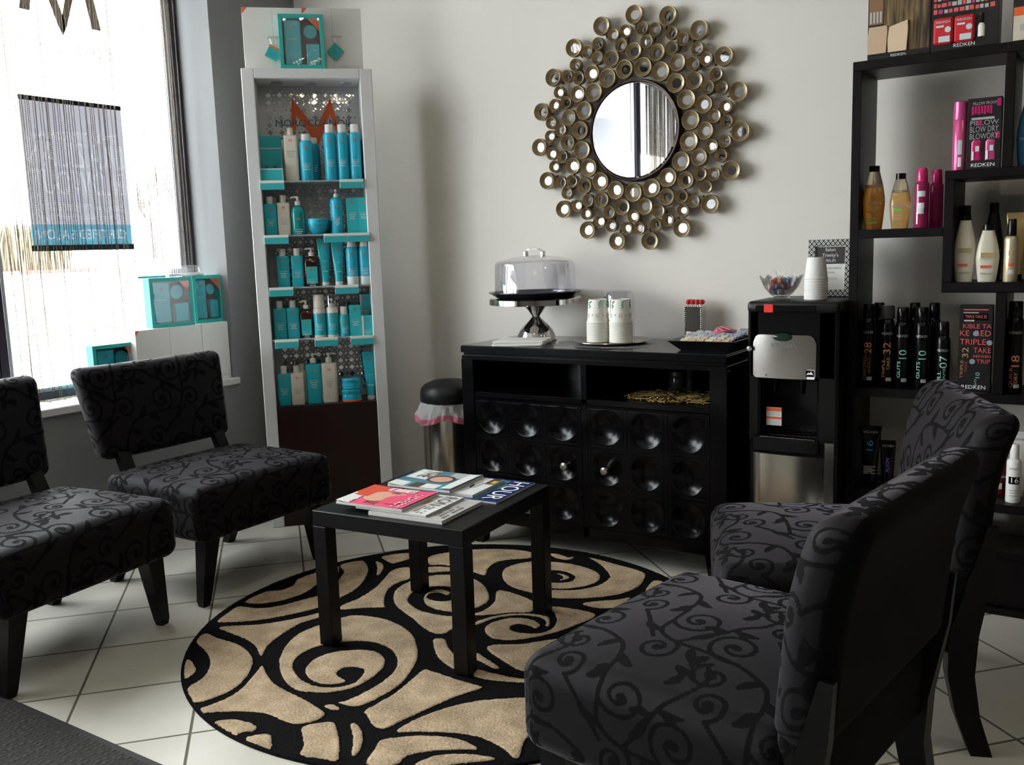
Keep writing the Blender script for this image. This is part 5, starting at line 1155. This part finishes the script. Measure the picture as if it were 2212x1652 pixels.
MB().box(-.178,.178,-.10,.10,0,.232,.004).obj('body',mat('grey_fabric_bin',(.10,.105,.10),.8,bump=.3,bscale=300),bn_); MB().box(-.180,.180,-.102,.102,.226,.236,.002).obj('rim',mat('bin_rim_highlight',(.35,.35,.34),.6),bn_)  # rim coloured paler than the body: highlight on the lit top edge, painted in
b2=thing('storage_box','dark brown storage box low in the shelf unit beside the grey bin','box',(-.16,3.385,.0225)); MB().box(-.17,.17,-.10,.10,0,.185,.004).obj('body',espresso,b2); MB().box(-.173,.173,-.103,.103,.160,.190,.003).obj('lid',espresso,b2)
PY=3.335; PR=.16
def redken(mb,z,w,cyl=None,y=0,m_=white_ink,h=.014): letter(mb,'REDKEN',h,m_,0,0 if cyl else y,z,cyl=cyl,width=w)
def tall_bottle(loc,label,grp,m,w=.068,d=.042,hb=.19,hc=.018,cap=black_pl,neck=None,inks=(),rz=PR,ink=grey_print,rw=.7):
    t=thing('tapered_bottle',label,'bottle',loc,rz,grp); k=hb
    prof=[(.74,0),(.78,.004),(.88,k*.20),(.97,k*.38),(1,k*.47),(.97,k*.56),(.84,k*.72),(.66,k*.87),(.52,k*.97),(.48,k)]
    if neck:
        i=7; MB().lathe(prof[:i]+[(.60,k*.77)],34,sx=w/2,sy=d/2,power=2.6).obj('body',m,t); MB().lathe([(.845,k*.722),(.66,k*.87),(.52,k*.97),(.48,k)],34,sx=w/2,sy=d/2,power=2.6).obj('neck',neck,t)
    else: MB().lathe(prof+[(.1,k)],34,sx=w/2,sy=d/2,power=2.6).obj('body',m,t)
    MB().lathe([(w*.235,k-.001),(w*.235,k+hc-.001),(w*.22,k+hc),(.002,k+hc)],24,sy=.85).obj('cap',cap,t)
    q=MB(); redken(q,k*.45,w*rw,y=-d/2-.0006,m_=ink,h=.011)
    for s_,z_,mm,hh in inks: letter(q,s_,hh,mm,0,-d/2*.96-.0008,z_) if s_[0]!='_' else q.box(-w*.3,w*.3*float(s_[1:]),-d/2-.0004,-d/2+.003,z_,z_+hh,0,mm)
    q.obj('lettering',None,t,0); return t
g='golden bottles on the upper shelf'; gi=mat('green_ink',(.25,.62,.10),.4)
tall_bottle((-.716,PY,1.2575),'taller golden shampoo bottle with green lettering beside the end panel',g,gold_liq,.071,.044,.192,.018,neck=clear_neck,inks=(('clean',.070,gi,.016),('_.6',.058,orange,.006),('_.3',.035,grey_print,.004),('_.5',.020,gi,.005)))
tall_bottle((-.632,PY,1.2575),'shorter pale golden bottle between the tall one and the pink mousse',g,gold_liq2,.067,.042,.162,.018,neck=clear_neck,inks=(('_.3',.058,gi,.008),('_.5',.042,grey_print,.003),('_.2',.026,grey_print,.003)))
def round_bottle(loc,label,grp,m,r=.022,hb=.145,hc=.045,cap=magenta,rz=PR,words=(),cat='bottle',name='mousse_bottle',cr=.75,shoulder=.012,lab=None,ovr=None):
    t=thing(name,label,cat,loc,rz,grp)
    MB().lathe([(r*.95,0),(r,.003),(r,hb-shoulder),(r*.95,hb-shoulder*.6),(r*.78,hb-shoulder*.15),(r*.6,hb),(.003,hb+.0005)],30).obj('body',m,t)
    MB().lathe([(r*cr,hb-.002),(r*cr*1.04,hb),(r*cr*.96,hb+hc-.003),(r*cr*.85,hb+hc),(.002,hb+hc)],26).obj('cap',cap,t)
    if ovr: MB().lathe([(r*1.0,hb-.004),(r*1.0,hb+hc*.9),(r*.9,hb+hc),(.003,hb+hc+.001)],26).obj('overcap',ovr,t)
    q=MB()
    for s_,x,z_,hh,mm,an,w_ in words:
        if s_=='#': q.add([((r+.0004)*math.sin(a/r),-(r+.0004)*math.cos(a/r),zz) for zz in (z_,z_+hh) for a in np.linspace(x-w_/2,x+w_/2,7)],[(i,i+1,i+8,i+7) for i in range(6)],mm)
        else: letter(q,s_,hh,mm,x,0,z_,an,width=w_,cyl=r+.0003)
    if q.v: q.obj('lettering',None,t,0)
    return t
mw=[('#',-.002,.100,.018,pale_print,0,.026),('#',-.004,.045,.032,pale_print,0,.022),('#',-.013,.012,.040,white_ink,0,.005),('#',-.002,.062,.018,white_ink,0,.02)]
round_bottle((-.565,PY-.008,1.2575),'pink mousse bottle with white scissors print standing in front','pink mousse bottles',pink_clear,.0225,.150,.042,magenta,words=mw)
round_bottle((-.531,PY+.055,1.2575),'pink mousse bottle half hidden behind the other beside the divider','pink mousse bottles',pink_clear,.022,.146,.042,magenta)
# upper compartment
pcn=round_bottle((-.458,PY,1.4325),'slim metallic pink spray can beside the pink gift carton','',pink,.0215,.160,.056,pink,cr=.98,shoulder=.004,words=[('#',.0,.05,.045,pale_print,0,.012),('#',.0,.012,.03,white_ink,0,.01)],cat='spray can',name='spray_can')
def print_box(loc,label,w,d,h,rz=0.02,group=None):
    t=thing('gift_carton',label,'box',loc,rz,group); MB().box(-w/2,w/2,-d/2,d/2,0,h,.0008).obj('carton',mat('black_carton',(.016,.014,.015),.35),t); return t
def words_block(q,rows,w,d,z1):
    """rows of (text, height, ink) set solid from the top down"""
    z=z1
    for s_,hh,mm in rows: letter(q,s_,hh*1.25,mm,0,-d/2-.0004,z-hh/2,width=w); z-=hh*1.04
pb=print_box((-.388,PY,1.4325),'black and pink blow-dry gift carton with two pink bottles pictured',.096,.05,.218); q=MB(); d_=.05
words_block(q,[('PILLOW PROOF',.010,silver_ink)],.066,d_,.206); 
for k in range(7): q.box(-.036+.0085*k,-.030+.0085*k,-.0254,-.0250,.168+.003*(k%2),.194,0,magenta)
q.box(-.036,.028,-.0254,-.0250,.152,.159,0,grey_print)
words_block(q,[('PILLOW',.017,silver_ink),('PROOF',.0,silver_ink)][:1]+[('BLOW DRY',.021,silver_ink),('BLOWDRY',.020,silver_ink)],.080,d_,.150)
q.box(.034,.045,-.0254,-.0250,.190,.212,0,magenta).box(-.020,-.006,-.0258,-.0252,.134,.150,0,magenta).box(.032,.045,-.0254,-.0250,.092,.112,0,magenta)
for x,m_ in ((-.020,magenta),(.020,pink)):
    q.lathe([(.014,.028),(.014,.085),(.010,.090),(.002,.0905)],18,c=(x,-.0245,0),sy=.25,m=m_); q.box(x-.010,x-.006,-.030,-.0285,.030,.056,0,white_ink).box(x-.002,x+.009,-.030,-.0285,.055,.072,0,pale_print)
redken(q,.013,.066,y=-.0254,h=.016); q.obj('print',None,pb,0)
tall_bottle((-.268,PY,1.4325),'light blue shampoo bottle with black cap behind the tall divider','',blue_pl,.062,.042,.185,.022,ink=pale_print); 
# cream bottles
g='cream and gold bottles in the middle compartment'; rk=mat('coral_ink',(.72,.12,.08),.4)
tall_bottle((-.430,3.318,1.0805),'taller pearl cream bottle with black cap beside the divider',g,blonde_pl,.066,.044,.196,.016,inks=(('_.9',.092,mat('tan_print',(.45,.33,.16),.5),.016),('_.4',.050,rk,.008),('_.6',.03,grey_print,.003)),ink=pale_print)
tall_bottle((-.363,3.312,1.0805),'shorter pearl cream bottle with black cap in front',g,blonde_pl,.068,.044,.162,.017,inks=(('_.9',.076,MATS['tan_print'],.016),('_.4',.044,rk,.008),('_.6',.026,grey_print,.003)),ink=pale_print)
g2='dark bottles at the back of the middle compartment'
tall_bottle((-.445,3.435,1.0805),'dark bottle in shade behind the taller cream bottle',g2,black_sat,.060,.040,.215,.030); tall_bottle((-.362,3.435,1.0805),'dark bottle in shade behind the shorter cream bottle',g2,black_sat,.060,.040,.218,.032)
tube_pack((-.288,3.392,1.0805),'gold tube with flat crimped top behind the gold spray bottle',g,gold_pl,.066,.215,.02,black_pl,PR,False)
round_bottle((-.297,3.312,1.0805),'slim gold spray bottle with black nozzle in front of the gold tube',g,mat('champagne_gold',(.62,.52,.34),.3,.5),.0205,.142,.052,black_pl,cr=.62,words=[('#',0,.082,.014,MATS['tan_print'],0,.018),('#',0,.048,.010,rk,0,.016),('#',0,.025,.012,pale_print,0,.016)],name='spray_bottle')
# black styling cans
g='black styling cans in a row'
def black_can(x,y,label,r,hb,hc,lines,ink,cap=black_pl,cr=.78,n=None):
    W=[]
    if n:
        W=[(l_[0],dx,l_[3],l_[1],k_,PI/2,l_[2]) for l_,dx,k_ in zip(lines,(-.009,.006),ink) if l_]; W.append((n[0],n[3] if len(n)>3 else .004,n[2],n[1],ink[0] if len(ink)<3 else ink[2],PI/2,n[4] if len(n)>4 else .034))
    t=round_bottle((x,y,.7275),label,g,black_pl,r,hb,hc,cap,rz=PR,words=W+([('REDKEN',0,hb-.052,.012,silver_ink,0,r*1.5),('#',.008,.018,.012,grey_print,0,.018)] if n else []),cat='spray can',name='styling_can',cr=cr,shoulder=.028)
    return t
black_can(-.724,PY,'black can with copper CONTROL ADDICT 28 lettering next to the end panel',.0235,.235,.044,(('CONTROL',.015,.085,.062),('ADDICT',.013,.055,.070)),(copper_ink,mat('dark_copper_ink',(.40,.13,.08),.4,.3)),n=('28',.034,.130,.002,.038))
black_can(-.662,PY,'black can with grey cap and copper TRIPLE TAKE 32 lettering',.0240,.232,.042,(('TRIPLE',.014,.062,.060),('TAKE',.014,.042,.078)),(copper_ink,mat('gold_foil_ink',(.70,.42,.18),.35,.4)),mat('smoky_grey_cap',(.06,.06,.065),.2),.95,n=('32',.034,.130,.002,.040))
for x,l in ((-.613,'black can with mint GUTS 10 lettering beside the TRIPLE TAKE can'),(-.552,'black can with mint GUTS 10 lettering beside the shorter can')):
    black_can(x,PY,l,.0250,.225,.044,(('GUTS',.016,.056,.060),None),(mint_ink,mint_ink),n=('10',.034,.108,.004,.030))
black_can(-.487,PY,'shorter black bottle with mint FULL FRAME 07 lettering beside the red carton',.0230,.180,.042,(('FULL',.016,.050,.034),('FRAME',.012,.060,.042)),(mint_ink,mat('dim_mint_ink',(.20,.50,.40),.4,.2)),n=('07',.034,.090,.004,.040))
black_can(-.277,3.320,'black can with copper QUICK DRY 18 lettering behind the divider',.0265,.245,.046,(('QUICK',.014,.066,.052),('DRY',.015,.034,.050)),(copper_ink,copper_ink),n=('18',.034,.100,.004,.036))
for x,l in ((-.708,'plain black can standing behind the CONTROL ADDICT can'),(-.592,'plain black can standing behind the nearer GUTS can'),(-.530,'plain black can standing behind the can beside the shorter bottle')): black_can(x,3.425,l,.0225,.232,.046,None,None)
rb=print_box((-.390,3.338,.7275),'black carton covered in red TRIPLE TAKE lettering in the row of cans',.096,.055,.278,0.03); q=MB(); d_=.055
q.box(-.036,.036,-.0280,-.0276,.230,.252,0,black_pl); letter(q,'TRIPLE TAKE 32',.014,coral,0,-.0284,.241,width=.062); q.box(-.036,.008,-.0284,-.0280,.252,.256,0,silver_ink); q.box(-.034,-.004,-.0284,-.0280,.226,.231,0,grey_print); q.box(-.036,.036,-.0284,-.0280,.262,.2655,0,coral)
for s_,hh,zz,x,ww in (('KIBLE TA',.020,.210,.004,.082),('KE  RED',.026,.187,0,.090),('TRIPLE',.026,.159,-.006,.076),('TAKE',.024,.132,.022,.050),('REDKEN',.012,.113,.022,.050),('TRIP',.019,.096,.026,.040)): letter(q,s_,hh,coral,x,-.0281,zz,width=ww)
for x,zz in ((.002,.187),(.042,.158),(-.006,.096)): q.lathe([(.0085,0),(.0085,.001),(.002,.0012)],16,M=Matrix.Translation((x,-.0280,zz))@RX,m=mat('grey_emblem',(.28,.30,.33),.5))
for s_,an,x,zz,hh,ww,mm in (('TRIPLE',PI/2,-.036,.070,.012,.058,copper_ink),('TAKE',PI/2,-.024,.078,.012,.036,MATS['dark_copper_ink']),('32',PI/2,-.026,.124,.026,.034,MATS['gold_foil_ink']),('10',PI/2,.012,.050,.018,.018,mint_ink),('GUTS',PI/2,.006,.028,.008,.022,mint_ink)): letter(q,s_,hh,mm,x,-.0282,zz,an,width=ww)
redken(q,.012,.070,y=-.0281,h=.017); q.obj('print',None,rb,0)
# low shelf
g='products on the low shelf'
bt=tube_pack((-.708,PY,.3715),'black tube with blue 16 on the low shelf next to the end panel',g,black_pl,.072,.212,.022,black_pl,PR,False,.022); q=MB(); redken(q,.190,.046,y=-.006,h=.012,m_=silver_ink); letter(q,'16',.030,blue_ink,.0,-.014,.140,PI/2,width=.036); [q.box(-.020,.020-.01*(k%2),-.021,-.0195,.045+.006*k,.048+.006*k,0,grey_print) for k in range(5)]; q.obj('lettering',None,bt,0)
at_=tube_pack((-.650,PY,.3715),'black tube with purple ALIGN lettering behind the far chair back',g,black_pl,.052,.165,.02,black_pl,PR,False,.019); q=MB(); redken(q,.146,.036,y=-.006,h=.011,m_=silver_ink); letter(q,'ALIGN',.016,purple_ink,0,-.016,.080,PI/2,width=.050); q.obj('lettering',None,at_,0)
def red_spray(x,y,label):
    t=tall_bottle((x,y,.3715),label,g,red_clear,.055,.042,.138,.046,ink=white_ink,inks=(('_.5',.020,white_ink,.020),))
red_spray(-.333,3.328,'dark red spray bottle in front on the low shelf'); red_spray(-.312,3.405,'dark red spray bottle behind its twin on the low shelf')
wt=tube_pack((-.255,3.405,.3715),'white tube with flat crimped top behind the white pump bottle',g,white_pl,.066,.215,.02,white_pl,PR,False); q=MB(); redken(q,.190,.044,y=-.006,h=.012,m_=grey_print); q.obj('lettering',None,wt,0)
wp=round_bottle((-.262,3.318,.3715),'white pump bottle with black 16 block on the low shelf',g,white_pl,.0220,.142,.048,white_pl,cr=.6,words=[('REDKEN',0,.112,.010,grey_print,0,.030),('#',0,.062,.024,black_pl,0,.034),('16',0,.074,.024,white_pl,0,.022),('#',0,.040,.003,grey_print,0,.026),('#',0,.032,.003,grey_print,0,.022),('#',0,.022,.003,grey_print,0,.024)],name='pump_bottle')
# cartons on top of the unit
g='boxed sets on top of the shelf unit'; TZ=1.8005
def hair_print():
    m,n,l,b=new_mat('printed_hair'); tc=n.new('ShaderNodeTexCoord'); mp=n.new('ShaderNodeMapping'); mp.inputs['Scale'].default_value=(70,1,5); l.new(tc.outputs['Object'],mp.inputs[0])
    nz=n.new('ShaderNodeTexNoise'); nz.inputs['Scale'].default_value=1.2; nz.inputs['Detail'].default_value=4; l.new(mp.outputs[0],nz.inputs['Vector']); cr=n.new('ShaderNodeValToRGB'); cr.color_ramp.elements[0].position=.38; cr.color_ramp.elements[0].color=(.025,.013,.009,1); cr.color_ramp.elements[1].position=.72; cr.color_ramp.elements[1].color=(.30,.20,.075,1)
    l.new(nz.outputs['Fac'],cr.inputs[0]); l.new(cr.outputs[0],b.inputs['Base Color']); b.inputs['Roughness'].default_value=.45; return m
def top_set(x0,x1,y,label,h,kind):
    w=x1-x0; t=print_box(((x0+x1)/2,y+.04,TZ),label,w,.08,h,0,g); q=MB(); yy=-.0404; rn=random.Random(int(-x0*1000))
    if kind=='red':
        cols=[coral,silver_ink,pink,silver_ink,coral]
        for r_ in range(7):
            xx=-w/2+.004; zz=h-.016-.019*r_
            if zz<.10: break
            while xx<w/2-.016:
                ww=rn.uniform(.007,.014); q.box(xx,xx+ww,yy,yy+.0004,zz-.006,zz+.006*rn.uniform(.6,1.3),0,cols[rn.randrange(5)]); xx+=ww+rn.uniform(.002,.005)
        for bx,ww in ((-.060,.056),(-.000,.058)):
            q.box(bx-ww/2,bx+ww/2,yy-.010,yy+.001,.020,.100,.006,red_print); q.lathe([(.009,0),(.009,.001),(.002,.0014)],14,M=Matrix.Translation((bx+.014,yy-.010,.063))@RX,m=pale_print); letter(q,'REDKEN',.010,pale_print,bx,yy-.0104,.086,width=ww*.7)
            letter(q,'color',.010,pale_print,bx-.008,yy-.0104,.074,width=ww*.3) if False else q.box(bx-.02,bx+.002,yy-.0105,yy-.0100,.071,.077,0,pale_print); q.box(bx-.012,bx+.020,yy-.0105,yy-.0100,.026,.044,0,pale_print)
        q.lathe([(.010,.030),(.010,.062),(.006,.070),(.002,.0705)],16,c=(.047,yy,0),sy=.6,m=white_pl); q.lathe([(.006,.070),(.0055,.100),(.002,.1005)],14,c=(.047,yy,0),sy=.6,m=black_pl)
        redken(q,.013,.060,y=yy,h=.015); 
        for i in range(len(q.v)-1,-1,-1): pass
    elif kind=='gold':
        q.box(-w/2+.003,-w/2+.046,yy,yy+.0004,.110,h-.008,0,mat('bronze_print',(.24,.13,.06),.5)); q.box(-w/2+.050,w/2-.003,yy,yy+.0004,.020,h-.005,0,hair_print())
        for k in range(4): q.box(-w/2+.006+.010*k,-w/2+.012+.010*k,yy-.0006,yy-.0002,.115,.150,0,silver_ink)
        for bx,sl in ((-.062,0),(-.000,1)):
            P=[(bx-.029,.018),(bx+.026,.018),(bx+.030,.085),(bx+.028,.110 if sl else .102),(bx-.026,.096 if sl else .102),(bx-.031,.06)]; q.prism(P,yy-.010,yy+.001,m=mat('beige_bottle_print',(.55,.40,.27) if not sl else (.62,.48,.33),.45) if not sl else mat('pale_beige_bottle',(.68,.52,.36),.4))
        redken(q,.009,.045,y=yy,h=.012)
        q.v=q.v
    else:
        q.box(-w/2+.002,w/2-.002,yy,yy+.0004,.004,.075,0,mat('cream_print',(.60,.56,.44),.5)).box(-w/2+.002,w/2-.002,yy,yy+.0004,.075,.10,0,orange); q.box(-w/2+.02,w/2-.02,yy-.0004,yy,.03,.05,0,grey_print)
    q.obj('print',None,t,0); return t
top_set(-.736,-.548,3.285,'boxed set with two beige bottles and hair picture on the shelf unit',.25,'gold')
top_set(-.543,-.356,3.285,'boxed set with red bottles on a black and red printed carton',.25,'red')
top_set(-.318,-.14,3.285,'cream carton with orange band on top of the shelf unit',.22,'cream')
